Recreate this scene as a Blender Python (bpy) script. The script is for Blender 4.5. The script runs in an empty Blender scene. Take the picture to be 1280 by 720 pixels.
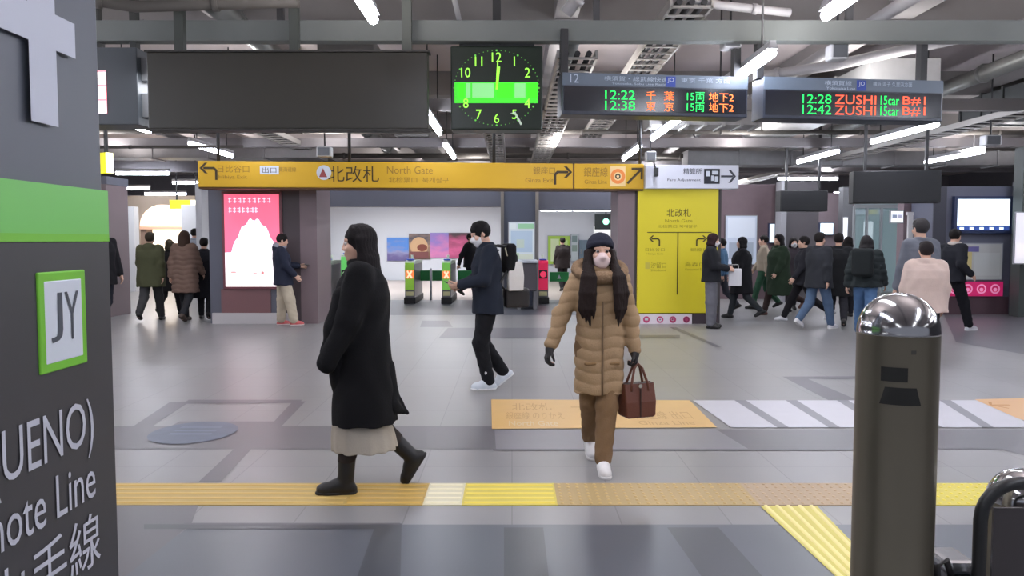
import bpy, math, random
import numpy as np
from math import sin, cos, pi, radians as R
from mathutils import Vector, Matrix
random.seed(7)
C = bpy.context.scene.collection
SC = bpy.context.scene

# ------------------------------------------------------------------ camera, world, exposure
F = 1000.0; CAMZ = 1.55; PITCH = math.atan(60/1000)
cd = bpy.data.cameras.new('camera'); cam = bpy.data.objects.new('camera', cd); C.objects.link(cam)
cd.sensor_width = 36; cd.lens = 36*F/1280; cd.clip_start = .05; cd.clip_end = 200
cam.location = (0, 0, CAMZ); cam.rotation_euler = (pi/2-PITCH, 0, 0); SC.camera = cam
W = bpy.data.worlds.new('world'); SC.world = W; W.use_nodes = True
W.node_tree.nodes['Background'].inputs[0].default_value = (.80, .84, 1, 1)
W.node_tree.nodes['Background'].inputs[1].default_value = .40
SC.view_settings.view_transform = 'Standard'; SC.view_settings.look = 'None'
SC.view_settings.exposure = 0.10; SC.view_settings.gamma = 1; SC.view_settings.use_curve_mapping = False
TUBE = 46.0          # emission strength of the fluorescent tubes
SIGN = 1.0

def at(x, y, d):
    cx, cy = (x-640)/F, (360-y)/F
    yw = cos(PITCH)+cy*sin(PITCH); zw = -sin(PITCH)+cy*cos(PITCH)
    return Vector((cx*d/yw, d, CAMZ+zw*d/yw))
def fl(x, y):
    cx, cy = (x-640)/F, (360-y)/F
    yw = cos(PITCH)+cy*sin(PITCH); zw = -sin(PITCH)+cy*cos(PITCH)
    t = -CAMZ/zw
    return Vector((cx*t, yw*t, 0))
def X(x, d): return (x-640)/F*d
def Z(y, d): return at(640, y, d).z

# ------------------------------------------------------------------ materials
def lin(c):
    return tuple(((v/255)/12.92 if v/255 <= .04045 else ((v/255+.055)/1.055)**2.4) for v in c)
_mc = {}
def mat(c, rough=.6, metal=0., emit=0., ecol=None, bump=0., bscale=60., var=0., vscale=6., spec=.5, alpha=1., trans=0., name=None):
    key = (c, rough, metal, emit, ecol, bump, bscale, var, vscale, spec, alpha, trans)
    if key in _mc: return _mc[key]
    m = bpy.data.materials.new(name or 'surface'); m.use_nodes = True
    nt = m.node_tree; b = nt.nodes['Principled BSDF']
    col = lin(c)+(1,)
    b.inputs['Base Color'].default_value = col
    b.inputs['Roughness'].default_value = rough; b.inputs['Metallic'].default_value = metal
    b.inputs['Specular IOR Level'].default_value = spec
    if emit:
        b.inputs['Emission Color'].default_value = (lin(ecol) if ecol else lin(c))+(1,)
        b.inputs['Emission Strength'].default_value = emit
    if trans: b.inputs['Transmission Weight'].default_value = trans
    if alpha < 1: b.inputs['Alpha'].default_value = alpha
    if bump or var:
        tc = nt.nodes.new('ShaderNodeTexCoord')
    if bump:
        n = nt.nodes.new('ShaderNodeTexNoise'); n.inputs['Scale'].default_value = bscale; n.inputs['Detail'].default_value = 4
        nt.links.new(tc.outputs['Object'], n.inputs['Vector'])
        bp = nt.nodes.new('ShaderNodeBump'); bp.inputs['Strength'].default_value = bump; bp.inputs['Distance'].default_value = .01
        nt.links.new(n.outputs['Fac'], bp.inputs['Height']); nt.links.new(bp.outputs['Normal'], b.inputs['Normal'])
    if var:
        n = nt.nodes.new('ShaderNodeTexNoise'); n.inputs['Scale'].default_value = vscale; n.inputs['Detail'].default_value = 5
        nt.links.new(tc.outputs['Object'], n.inputs['Vector'])
        mx = nt.nodes.new('ShaderNodeMix'); mx.data_type = 'RGBA'
        mx.inputs['A'].default_value = tuple(v*(1-var) for v in col[:3])+(1,)
        mx.inputs['B'].default_value = tuple(min(1, v*(1+var)) for v in col[:3])+(1,)
        nt.links.new(n.outputs['Fac'], mx.inputs['Factor']); nt.links.new(mx.outputs['Result'], b.inputs['Base Color'])
    _mc[key] = m
    return m
def cloth(c, **k):
    kw = dict(rough=.9, bump=.25, bscale=90, var=.12, vscale=9, spec=.25); kw.update(k); return mat(c, **kw)

# ------------------------------------------------------------------ mesh builder
class MB:
    def __init__(s): s.v = []; s.f = []; s.m = []; s.sm = []
    def add(s, vs, fs, mi=0, smooth=False):
        o = len(s.v); s.v += [tuple(v) for v in vs]
        for f in fs: s.f.append(tuple(i+o for i in f)); s.m.append(mi); s.sm.append(smooth)
        return s
    def box(s, a, b, mi=0, M=None):
        x0, y0, z0 = [min(p, q) for p, q in zip(a, b)]; x1, y1, z1 = [max(p, q) for p, q in zip(a, b)]
        vs = [Vector(p) for p in ((x0,y0,z0),(x1,y0,z0),(x1,y1,z0),(x0,y1,z0),(x0,y0,z1),(x1,y0,z1),(x1,y1,z1),(x0,y1,z1))]
        if M is not None: vs = [M @ v for v in vs]
        return s.add(vs, [(0,3,2,1),(4,5,6,7),(0,1,5,4),(1,2,6,5),(2,3,7,6),(3,0,4,7)], mi)
    def tube(s, pts, r, mi=0, n=10, cap=True):
        pts = [Vector(p) for p in pts]; rs = r if isinstance(r, (list, tuple)) else [r]*len(pts)
        vs = []; fs = []; up = None
        for i, p in enumerate(pts):
            d = (pts[min(i+1, len(pts)-1)]-pts[max(i-1, 0)]).normalized()
            if up is None: up = Vector((0,0,1)) if abs(d.z) < .9 else Vector((1,0,0))
            a = d.cross(up).normalized(); b = a.cross(d).normalized(); up = b
            for k in range(n):
                t = 2*pi*k/n; vs.append(p+a*(rs[i]*cos(t))+b*(rs[i]*sin(t)))
        for i in range(len(pts)-1):
            for k in range(n):
                fs.append((i*n+k, i*n+(k+1) % n, (i+1)*n+(k+1) % n, (i+1)*n+k))
        s.add(vs, fs, mi, True)
        if cap:
            o = len(s.v)-len(vs)
            s.f.append(tuple(o+k for k in reversed(range(n)))); s.m.append(mi); s.sm.append(False)
            s.f.append(tuple(o+len(vs)-n+k for k in range(n))); s.m.append(mi); s.sm.append(False)
        return s
    def lathe(s, prof, c=(0,0,0), mi=0, n=32, smooth=True):
        vs = []; fs = []
        for r, z in prof:
            for k in range(n):
                t = 2*pi*k/n; vs.append((c[0]+r*cos(t), c[1]+r*sin(t), c[2]+z))
        for i in range(len(prof)-1):
            for k in range(n): fs.append((i*n+k, i*n+(k+1) % n, (i+1)*n+(k+1) % n, (i+1)*n+k))
        return s.add(vs, fs, mi, smooth)
    def prism(s, poly, a, b, axis='y', mi=0):
        n = len(poly)
        def P(u, v, w): return {'y': (u, w, v), 'z': (u, v, w), 'x': (w, u, v)}[axis]
        vs = [P(u, v, a) for u, v in poly]+[P(u, v, b) for u, v in poly]
        fs = [tuple(range(n)), tuple(reversed(range(n, 2*n)))]+[(i, i+n, (i+1) % n+n, (i+1) % n) for i in range(n)]
        return s.add(vs, fs, mi)
    def build(s, name, mats, parent=None, bevel=0., loc=None, M=None):
        me = bpy.data.meshes.new(name); vs = s.v
        if M is not None: vs = [tuple(M @ Vector(v)) for v in vs]
        me.from_pydata(vs, [], s.f); mats = mats if isinstance(mats, (list, tuple)) else [mats]
        for m in mats: me.materials.append(m)
        me.polygons.foreach_set('material_index', s.m); me.polygons.foreach_set('use_smooth', s.sm)
        import bmesh
        bm = bmesh.new(); bm.from_mesh(me); bmesh.ops.recalc_face_normals(bm, faces=bm.faces); bm.to_mesh(me); bm.free()
        me.update()
        o = bpy.data.objects.new(name, me); C.objects.link(o)
        if loc is not None: o.location = loc
        if parent is not None: o.parent = parent
        if bevel:
            b = o.modifiers.new('bevel', 'BEVEL'); b.width = bevel; b.segments = 2; b.limit_method = 'ANGLE'
        return o

def tag(o, label=None, cat=None, group=None, kind=None):
    for k, v in (('label', label), ('category', cat), ('group', group), ('kind', kind)):
        if v: o[k] = v
    return o
def thing(name, label, cat, loc=(0,0,0), rz=0, group=None):
    o = bpy.data.objects.new(name, None); C.objects.link(o); o.location = loc; o.rotation_euler = (0,0,rz)
    return tag(o, label, cat, group)
def struct(o): o['kind'] = 'structure'; return o

# ------------------------------------------------------------------ lettering: real glyph meshes fitted to a place on a board
_gl = {}; _asp = {}
def glyphs(t):
    if t in _gl: return _gl[t]
    c = bpy.data.curves.new('t', 'FONT'); c.body = t; c.resolution_u = 3
    o = bpy.data.objects.new('t', c); C.objects.link(o)
    me = bpy.data.meshes.new_from_object(o.evaluated_get(bpy.context.evaluated_depsgraph_get()))
    v = [tuple(p.co) for p in me.vertices]; f = [tuple(p.vertices) for p in me.polygons]
    bpy.data.objects.remove(o); bpy.data.curves.remove(c); bpy.data.meshes.remove(me)
    xs = [p[0] for p in v]; ys = [p[1] for p in v]
    _gl[t] = ([((p[0]-min(xs))/(max(xs)-min(xs)), (p[1]-min(ys))/(max(ys)-min(ys))) for p in v], f)
    _asp[t] = (max(xs)-min(xs))/(max(ys)-min(ys))
    return _gl[t]
def letters(mb, t, u0, v0, u1, v1, y=-.004, mi=0):
    """text filling the rectangle (u0,v0)-(u1,v1) of the board's x-z plane, facing -y"""
    v, f = glyphs(t)
    mb.add([(u0+p[0]*(u1-u0), y, v0+p[1]*(v1-v0)) for p in v], f, mi)
def letters_c(mb, t, cu, cv, h, y=-.004, mi=0, sx=1.):
    glyphs(t); w = h*_asp[t]*sx; letters(mb, t, cu-w/2, cv-h/2, cu+w/2, cv+h/2, y, mi)
def arrow(mb, kind, cu, cv, s, y=-.004, mi=0):
    def poly(pts):
        mb.add([(cu+a*s, y, cv+b*s) for a, b in pts], [tuple(range(len(pts)))], mi)
    def flip(p, fx): return [(a*fx, b) for a, b in (p if fx > 0 else p[::-1])]
    if kind in ('turn_left', 'turn_right'):
        fx = 1 if kind == 'turn_right' else -1
        poly(flip([(-.5,-.5),(-.36,-.5),(-.36,.02),(-.26,.12),(.3,.12),(.3,.26),(-.32,.26),(-.5,.08)], fx))
        poly(flip([(.05,.5),(.22,.5),(.52,.19),(.22,-.12),(.05,-.12),(.36,.19)], fx))
    elif kind == 'right':
        poly([(-.5,-.07),(.36,-.07),(.36,.07),(-.5,.07)]); poly([(.02,.45),(.2,.45),(.56,0),(.2,-.45),(.02,-.45),(.38,0)])
    elif kind == 'up_right':
        poly([(-.5,-.4),(-.4,-.5),(.4,.3),(.3,.4)]); poly([(-.2,.5),(.5,.5),(.5,.36),(-.2,.36)]); poly([(.36,.36),(.5,.36),(.5,-.2),(.36,-.2)])
    elif kind == 'up_left':
        poly([(.5,-.4),(.4,-.5),(-.4,.3),(-.3,.4)]); poly([(.2,.5),(-.5,.5),(-.5,.36),(.2,.36)]); poly([(-.36,.36),(-.5,.36),(-.5,-.2),(-.36,-.2)])
def disc(mb, cu, cv, r, y=-.004, mi=0, r0=0, n=28):
    a = [(cu+r*cos(2*pi*k/n), y, cv+r*sin(2*pi*k/n)) for k in range(n)]
    if not r0: mb.add(a, [tuple(range(n))], mi)
    else:
        b = [(cu+r0*cos(2*pi*k/n), y, cv+r0*sin(2*pi*k/n)) for k in range(n)]
        mb.add(a+b, [(k, (k+1) % n, n+(k+1) % n, n+k) for k in range(n)], mi)
def rect(mb, u0, v0, u1, v1, y=-.004, mi=0):
    mb.add([(u0,y,v0),(u1,y,v0),(u1,y,v1),(u0,y,v1)], [(0,1,2,3)], mi)
# ------------------------------------------------------------------ smooth bodies: signed distances on a grid, meshed as one surface
def surface_nets(D, o, h):
    ins = D < 0; nx, ny, nz = D.shape
    cnt = np.zeros((nx-1, ny-1, nz-1), np.int8)
    for a in (0,1):
        for b in (0,1):
            for c in (0,1): cnt += ins[a:nx-1+a, b:ny-1+b, c:nz-1+c]
    act = (cnt > 0) & (cnt < 8); idx = np.argwhere(act); n = len(idx)
    vid = np.full(act.shape, -1, np.int32); vid[tuple(idx.T)] = np.arange(n)
    i, j, k = idx.T
    cv = {(a,b,c): D[i+a, j+b, k+c].astype(np.float64) for a in (0,1) for b in (0,1) for c in (0,1)}
    acc = np.zeros((n,3)); num = np.zeros(n)
    for ax in range(3):
        for p in (0,1):
            for q in (0,1):
                A = [p,q]; A.insert(ax,0); B = [p,q]; B.insert(ax,1); A = tuple(A); B = tuple(B)
                va, vb = cv[A], cv[B]; m = (va < 0) != (vb < 0)
                t = np.where(m, va/np.where(m, va-vb, 1), 0)
                P = np.tile(np.array(A, float), (n,1)); P[:,ax] = t
                acc[m] += P[m]; num[m] += 1
    V = (idx+acc/num[:,None])*h+o
    quads = []
    for ax in range(3):
        s = [slice(None)]*3; e = [slice(None)]*3; s[ax] = slice(0,-1); e[ax] = slice(1,None)
        a = ins[tuple(s)]; b = ins[tuple(e)]; ch = a != b
        u, v = [t for t in range(3) if t != ax]
        E_ = np.argwhere(ch)
        ok = (E_[:,u] > 0) & (E_[:,v] > 0) & (E_[:,u] < D.shape[u]-1) & (E_[:,v] < D.shape[v]-1)
        E_ = E_[ok]; fl_ = a[tuple(E_.T)]
        def cell(du, dv):
            c = E_.copy(); c[:,u] -= du; c[:,v] -= dv; return vid[tuple(c.T)]
        q = np.stack([cell(1,1), cell(0,1), cell(0,0), cell(1,0)], 1)
        rev = fl_ if ax != 1 else ~fl_
        q[~rev] = q[~rev][:, ::-1]
        quads.append(q)
    return V, np.concatenate(quads)

class S:
    """a list of soft primitives; build() joins them into one mesh"""
    def __init__(s): s.p = []
    def _a(s, fn, lo, hi, k, op): s.p.append((fn, np.array(lo, float), np.array(hi, float), k, op)); return s
    def cone(s, a, b, ra, rb, k=.02, op='+'):
        a = np.array(a, float); b = np.array(b, float); r = max(ra, rb); ba = b-a; L = max(ba@ba, 1e-9)
        def fn(P):
            pa = P-a; t = np.clip((pa@ba)/L, 0, 1)
            return np.linalg.norm(pa-t[...,None]*ba, axis=-1)-(ra+(rb-ra)*t)
        return s._a(fn, np.minimum(a,b)-r, np.maximum(a,b)+r, k, op)
    def chain(s, pts, rs, k=.02):
        for i in range(len(pts)-1): s.cone(pts[i], pts[i+1], rs[i], rs[i+1], k)
        return s
    def ell(s, c, r, M=None, k=.02, op='+'):
        c = np.array(c, float); r = np.array(r, float); m = np.eye(3) if M is None else np.array(M)
        def fn(P):
            q = (P-c)@m; k0 = np.linalg.norm(q/r, axis=-1); k1 = np.linalg.norm(q/r**2, axis=-1)
            return np.where(k1 > 1e-9, k0*(k0-1)/np.maximum(k1, 1e-9), -r.min())
        e = np.sqrt((m**2)@(r**2)) if M is not None else r
        return s._a(fn, c-e, c+e, k, op)
    def box(s, c, hf, M=None, rd=.01, k=.005, op='+'):
        c = np.array(c, float); hf = np.array(hf, float)-rd; m = np.eye(3) if M is None else np.array(M)
        def fn(P):
            q = np.abs((P-c)@m)-hf
            return np.linalg.norm(np.maximum(q,0), axis=-1)+np.minimum(q.max(-1),0)-rd
        e = np.abs(m)@(hf+rd)
        return s._a(fn, c-e, c+e, k, op)
    def loft(s, prof, k=.03, ex=2.3):
        """prof rows: z, rx, ry, cx, cy (z rising)"""
        A = np.array(prof, float); z = A[:,0]
        def fn(P):
            zz = np.clip(P[...,2], z[0], z[-1])
            rx, ry, cx, cy = [np.interp(zz, z, A[:,i]) for i in (1,2,3,4)]
            q = (np.abs((P[...,0]-cx)/rx)**ex+np.abs((P[...,1]-cy)/ry)**ex)**(1/ex)
            d = (q-1)*np.minimum(rx, ry)
            return np.maximum(d, np.maximum(P[...,2]-z[-1], z[0]-P[...,2]))
        lo = (A[:,3]-A[:,1]).min(), (A[:,4]-A[:,2]).min(), z[0]; hi = (A[:,3]+A[:,1]).max(), (A[:,4]+A[:,2]).max(), z[-1]
        return s._a(fn, lo, hi, k, '+')
    def torus(s, c, r, rt, M=None, k=.01, sq=(1,1)):
        c = np.array(c, float); m = np.eye(3) if M is None else np.array(M)
        def fn(P):
            q = (P-c)@m; q = q/np.array([sq[0], sq[1], 1])
            return np.hypot(np.hypot(q[...,0], q[...,1])-r, q[...,2])-rt
        e = (r*max(sq)+rt)*np.ones(3)
        return s._a(fn, c-e, c+e, k, '+')
    def cut(s, p, n):
        """drop everything on the side of p that n points to"""
        p = np.array(p, float); n = np.array(n, float); n /= np.linalg.norm(n)
        s.p.append((lambda P: (P-p)@n, None, None, 0, '^')); return s
    def warp(s, fn): s.p.append((fn, None, None, 0, '~')); return s
    def mesh(s, h):
        lo = np.min([p[1] for p in s.p if p[1] is not None and p[4] == '+'], 0)-.03-2*h
        hi = np.max([p[2] for p in s.p if p[1] is not None and p[4] == '+'], 0)+.03+2*h
        n = np.ceil((hi-lo)/h).astype(int)+1
        ax = [lo[i]+np.arange(n[i])*h for i in range(3)]
        D = np.full(n, .3, np.float32)
        for fn, a, b, k, op in s.p:
            if a is None: sl = (slice(None),)*3
            else:
                m = k+3*h+.015
                i0 = np.clip(np.floor((a-m-lo)/h).astype(int), 0, n); i1 = np.clip(np.ceil((b+m-lo)/h).astype(int)+1, 0, n)
                if (i1 <= i0).any(): continue
                sl = tuple(slice(p, q) for p, q in zip(i0, i1))
            P = np.stack(np.meshgrid(*[ax[i][sl[i]] for i in range(3)], indexing='ij'), -1)
            d = fn(P).astype(np.float32); E_ = D[sl]
            if op == '+':
                hh = np.maximum(k-np.abs(E_-d), 0)/max(k, 1e-6); D[sl] = np.minimum(E_, d)-hh*hh*k*.25
            elif op == '-':
                hh = np.maximum(k-np.abs(E_+d), 0)/max(k, 1e-6); D[sl] = np.maximum(E_, -d)+hh*hh*k*.25
            elif op == '^': D[sl] = np.maximum(E_, d)
            elif op == '~': D[sl] = E_+d
            elif op == '&': D[sl] = np.maximum(E_, d)
        return surface_nets(D, lo, h)
    def build(s, name, m, parent=None, h=.01):
        V, Q = s.mesh(h)
        me = bpy.data.meshes.new(name); me.vertices.add(len(V)); me.vertices.foreach_set('co', V.astype(np.float32).ravel())
        me.loops.add(Q.size); me.loops.foreach_set('vertex_index', Q.astype(np.int32).ravel())
        me.polygons.add(len(Q)); me.polygons.foreach_set('loop_start', np.arange(0, Q.size, 4, dtype=np.int32))
        me.update(calc_edges=True); me.validate()
        me.polygons.foreach_set('use_smooth', [True]*len(me.polygons)); me.materials.append(m)
        o = bpy.data.objects.new(name, me); C.objects.link(o)
        if parent is not None: o.parent = parent
        return o

def rotx(a): return np.array([[1,0,0],[0,cos(a),-sin(a)],[0,sin(a),cos(a)]])
def roty(a): return np.array([[cos(a),0,sin(a)],[0,1,0],[-sin(a),0,cos(a)]])
def rotz(a): return np.array([[cos(a),-sin(a),0],[sin(a),cos(a),0],[0,0,1]])
def unit(v): v = np.array(v, float); return v/np.linalg.norm(v)

# ------------------------------------------------------------------ people.  local frame: +x the person's right, +y forward, +z up
def skeleton(P, lean=0, legs=((0,0,0),(0,0,0)), arms=((0,8,10,0),(0,8,10,0)), head=(0,0), foot=(0,0), abd=(2,2), slim=1.):
    """legs: (hip flexion, knee flexion, toe pitch) right then left; arms: (flexion, abduction, elbow, inward); head: (yaw, pitch)"""
    s = P/1.72; J = {'s': s}
    J['pelvis'] = np.array([0,0,.93])*s
    L = rotx(-R(lean)); up = lambda z, x=0, y=0: J['pelvis']+L@(np.array([x,y,z-.93])*s)
    J['L'] = L; J['waist'] = up(1.08); J['chest'] = up(1.26); J['neck'] = up(1.445, 0, -.015)
    hr = rotz(R(head[0]))@rotx(R(head[1])); J['H'] = hr
    J['head'] = J['neck']+L@(np.array([0,.0,.03])*s)+hr@(np.array([0,.025,.13])*s)
    for i, sd in enumerate((1,-1)):
        k = 'rl'[i]
        hip = J['pelvis']+np.array([sd*.088*slim,0,-.03])*s
        a, b, tp = [R(v) for v in legs[i]]; ab = R(abd[i])*sd
        kn = hip+s*.425*np.array([sin(ab), sin(a)*cos(ab), -cos(a)*cos(ab)])
        an = kn+s*.405*np.array([sin(ab), sin(a-b)*cos(ab), -cos(a-b)*cos(ab)])
        J['hip'+k], J['knee'+k], J['ankle'+k] = hip, kn, an; J['foot'+k] = rotz(R(foot[i]))@rotx(tp)
        sh = up(1.405, sd*.172*slim, -.01); fx, ad, eb, iw = [R(v) for v in arms[i]]
        el = sh+s*.285*(L@np.array([sd*sin(ad), cos(ad)*sin(fx), -cos(ad)*cos(fx)]))
        g = fx+eb; d = L@np.array([sd*sin(ad)*.7*cos(iw)-sd*sin(iw), sin(g)*cos(iw), -cos(g)*cos(iw)]); d = unit(d)
        wr = el+s*.25*d
        J['sh'+k], J['el'+k], J['wr'+k], J['fd'+k] = sh, el, wr, d
    low = min((J['ankle'+k]+J['foot'+k]@(np.array([0,t,-.072])*s))[2] for k in 'rl' for t in (-.05,.0,.16))
    for k in list(J):
        if isinstance(J[k], np.ndarray) and J[k].ndim == 1 and not k.startswith('fd'): J[k] = J[k]-np.array([0,0,low])
    return J

def hand(sd_, wr, d, inward, s, curl, side, fr=.0085):
    """five fingers on a palm; inward = palm normal, side = towards the thumb"""
    n = unit(inward-d*(inward@d)); t = unit(side-d*(side@d)-n*(side@n))
    q = lambda a, b, c: wr+s*(d*a+t*b+n*c)
    sd_.cone(wr-d*.02*s, q(.035,0,.002), .027*s, .026*s, .02)
    for b in (-.028,-.01,.01,.028): sd_.cone(q(.02,b*.7,0), q(.082,b,.002), .014*s, .0125*s, .014)
    ln = (.058,.07,.075,.066)
    for i, b in enumerate((-.03,-.0105,.0095,.029)):
        p = q(.085,b,.003); c0 = R(curl[0]); ang = c0
        for j, f in enumerate((.44,.32,.24)):
            e = p+s*ln[i]*f*1.06*(d*cos(ang)+n*sin(ang)+t*(b*.6)); sd_.cone(p, e, fr*s*(1-.08*j), fr*s*(.94-.08*j), .003)
            p = e; ang += R(curl[1])
    p = q(.03,.03,.006); e = q(.065,.056,.018); sd_.cone(q(.012,.012,.002), p, .016*s, .0135*s, .012); sd_.cone(p, e, .0125*s, .0105*s, .006)
    sd_.cone(e, q(.092,.06,.028+.012*(curl[0] > 30)), .0102*s, .0085*s, .004)

def body(J, female=False, curls=((20,20),(20,20))):
    s = J['s']; b = S(); L = J['L']; f = .93 if female else 1.
    b.ell(J['chest'], np.array([.148*f,.1,.19])*s, L, .05); b.ell(J['waist'], np.array([.125*f,.092,.15])*s, L, .05)
    b.ell(J['pelvis'], np.array([.158,.108,.125])*s, L, .05)
    b.cone(J['shr'], J['shl'], .055*s*f, .055*s*f, .05)
    H = J['H']; hd = J['head']; q = lambda x, y, z: hd+H@(np.array([x,y,z])*s)
    b.cone(J['neck'], q(0,-.022,-.06), .056*s*f, .05*s*f, .03)
    for k in 'rl':
        sd = 1 if k == 'r' else -1
        b.chain([J['sh'+k], J['el'+k], J['wr'+k]], [.05*s*f, .037*s*f, .026*s*f], .03)
        md = (J['el'+k]*.7+J['wr'+k]*.3); b.cone(J['el'+k], md, .036*s, .037*s*f, .02)
        b.chain([J['hip'+k], J['knee'+k], J['ankle'+k]], [.08*s, .049*s, .034*s], .02)
        c = J['knee'+k]*.68+J['ankle'+k]*.32; back = unit(np.cross(J['ankle'+k]-J['knee'+k], [1,0,0]))
        b.cone(J['knee'+k]*.8+J['ankle'+k]*.2+back*.004*s, J['knee'+k]*.5+J['ankle'+k]*.5+back*.004*s, .046*s, .04*s, .02)
        fr = J['foot'+k]; a = J['ankle'+k]; w = lambda x, y, z: a+fr@(np.array([x,y,z])*s)
        b.chain([a, w(0,.03,-.03), w(0,.13,-.048)], [.036*s, .034*s, .022*s], .02); b.cone(w(0,-.04,-.045), w(0,.05,-.045), .025*s, .026*s, .02)
        c0 = curls[0] if k == 'r' else curls[1]
        d = J['fd'+k]; inw = np.array([-sd,0,0])*.9+np.array([0,-.25,0]) if abs(d[2]) > .6 else np.array([-sd*.55,0,.8]) if len(c0) > 2 else np.array([-sd*.8,0,-.3])
        hand(b, J['wr'+k], d, inw, s*(.92 if female else 1), c0, np.array([-sd*.35,1,.25]) if abs(d[2]) > .6 else np.array([-sd*.4,.2,1.]))
    # head and face
    b.ell(q(0,-.014,.026), np.array([.074,.094,.09])*s, H, .02); b.ell(q(0,.026,-.05), np.array([.056,.064,.062])*s, H, .03)
    b.ell(q(0,.064,-.092), np.array([.026,.022,.02])*s, H, .02)
    for e in (-1,1):
        b.ell(q(e*.038,.058,-.028), np.array([.028,.026,.028])*s, H, .015)
        b.ell(q(e*.033,.103,.005), np.array([.019,.018,.012])*s, H, .012, '-')
        b.ell(q(e*.076,-.008,-.002), np.array([.01,.02,.032])*s, H@rotz(-e*.35), .006)
        b.cone(q(e*.016,.08,.029), q(e*.05,.066,.027), .0095*s, .008*s, .015)
        b.ell(q(e*.0115,.094,-.032), np.array([.0095,.009,.0075])*s, H, .006)
    b.cone(q(0,.083,.014), q(0,.097,-.027), .0095*s, .0125*s, .012)
    b.ell(q(0,.084,-.057), np.array([.023,.0125,.0065])*s, H, .004); b.ell(q(0,.083,-.069), np.array([.02,.013,.0075])*s, H, .004)
    return b
SKIN = mat((214,172,150), rough=.5, bump=.05, bscale=150, var=.05, vscale=20, name='skin')
def eyes(J, parent):
    s = J['s']; H = J['H']
    w, i = mat((190,184,180), rough=.2), mat((38,26,22), rough=.15)
    for e in (-1,1):
        m = MB(); n, rings = 12, 8
        vs = []; r = .0125*s
        for a in range(rings+1):
            th = pi*a/rings
            for k in range(n): vs.append(np.array([r*sin(th)*cos(2*pi*k/n), r*cos(th), r*sin(th)*sin(2*pi*k/n)]))
        c = J['head']+H@(np.array([e*.033,.0775,.006])*s); vs = [tuple(c+H@v) for v in vs]
        for a in range(rings):
            m.add(vs, [(a*n+k, a*n+(k+1) % n, (a+1)*n+(k+1) % n, (a+1)*n+k) for k in range(n)], 1 if a < 2 else 0, True)
        m.build('eye', [w, i], parent)

def hair(J, style, h):
    s = J['s']; H = J['H']; q = lambda x, y, z: J['head']+H@(np.array([x,y,z])*s); b = S()
    b.ell(q(0,-.018,.03), np.array([.086,.104,.1])*s, H, .01)
    if style == 'short':
        b.ell(q(0,.118,-.045), np.array([.074,.1,.092])*s, H, .012, '-')
        b.cut(q(0,-.1,-.055), H@np.array([0,-.25,-1.]))
        for e in (-1,1): b.ell(q(e*.09,.01,-.03), np.array([.03,.03,.04])*s, H, .01, '-')
        for i in range(9):
            a = -1+i*.25; b.cone(q(a*.058,.02,.108-.02*a*a), q(a*.062+.008,.07-.022*a*a,.058+.006*(i % 3)), .02*s, .01*s, .012)
    elif style in ('long', 'tied'):
        b.ell(q(0,.122,-.05), np.array([.068,.1,.1])*s, H, .012, '-')
        for i in range(8):
            a = -1+i*2/7; b.cone(q(a*.05,.03,.105-.02*a*a), q(a*.074,.066-.03*a*a,.04), .018*s, .011*s, .012)
        dn = .34 if style == 'long' else .12
        for i in range(9):
            a = -1+i*.25; x = a*.075; y = -.075+.055*a*a
            b.chain([q(x,y,.02), q(x*1.05,y-.01,-.1), q(x*1.15,y-.03,-.1-dn*.5), q(x*1.05,y-.035,-.1-dn+.03*abs(a))], [.034*s,.036*s,.034*s,.014*s], .02)
    elif style == 'bob':
        b.ell(q(0,.12,-.05), np.array([.066,.098,.1])*s, H, .012, '-')
        for i in range(11):
            a = -1+i*.2; x = a*.08; y = -.07+.09*a*a
            b.chain([q(x*.9,y,.03), q(x*1.08,y-.01,-.08), q(x*.98,y-.005,-.13)], [.03*s,.032*s,.016*s], .015)
    elif style == 'front_long':
        b.ell(q(0,.118,-.05), np.array([.066,.1,.1])*s, H, .012, '-')
        for e in (-1,1):
            for i in range(4):
                x = e*(.075+.007*i); y = .03-.016*i; t = .03*((i*2) % 3)
                b.chain([q(x,y,.0), q(x*1.12,y+.03,-.09), q(e*(.08+.02*i),.165-.012*i,-.18), q(e*(.085+.024*i),.195-.014*i,-.29), q(e*(.085+(.028 if e > 0 else .02)*i),.2-.012*i,-.4), q(e*(.08+(.024 if e > 0 else .018)*i),.195-.012*i,-.47-t)], [.022*s,.023*s,.025*s,.025*s,.02*s,.005*s], .008)
        for i in range(7):
            a = -1+i/3; b.chain([q(a*.07,-.08,.0), q(a*.08,-.1,-.15), q(a*.08,-.1,-.3)], [.03*s,.03*s,.015*s], .02)
    a, bb = random.random()*6, random.random()*6
    def str_(P):
        return .0022*s*np.sin(P[...,0]*230/s+a+3*np.sin(P[...,2]*30))*np.sin(P[...,1]*190/s+bb)
    return b.warp(str_)

def mask(J, h):
    s = J['s']; H = J['H']; q = lambda x, y, z: J['head']+H@(np.array([x,y,z])*s); b = S()
    b.ell(q(0,.03,-.052), np.array([.069,.074,.068])*s, H, .01); b.cone(q(0,.092,-.008), q(0,.108,-.035), .012*s, .02*s, .02)
    b.ell(q(0,.066,-.092), np.array([.034,.028,.026])*s, H, .02)
    b.cut(q(0,.022,0), H@np.array([0,-1.,-.15])); b.cut(q(0,.09,.0), H@np.array([0,-.12,1.])); b.cut(q(0,.06,-.118), H@np.array([0,0,-1.]))
    for z0, z1 in ((-.012,.0),(-.075,-.02)):
        for e in (-1,1): b.cone(q(e*.064,.03,z0), q(e*.08,-.005,z1), .003*s, .003*s, .002)
    return b

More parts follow.
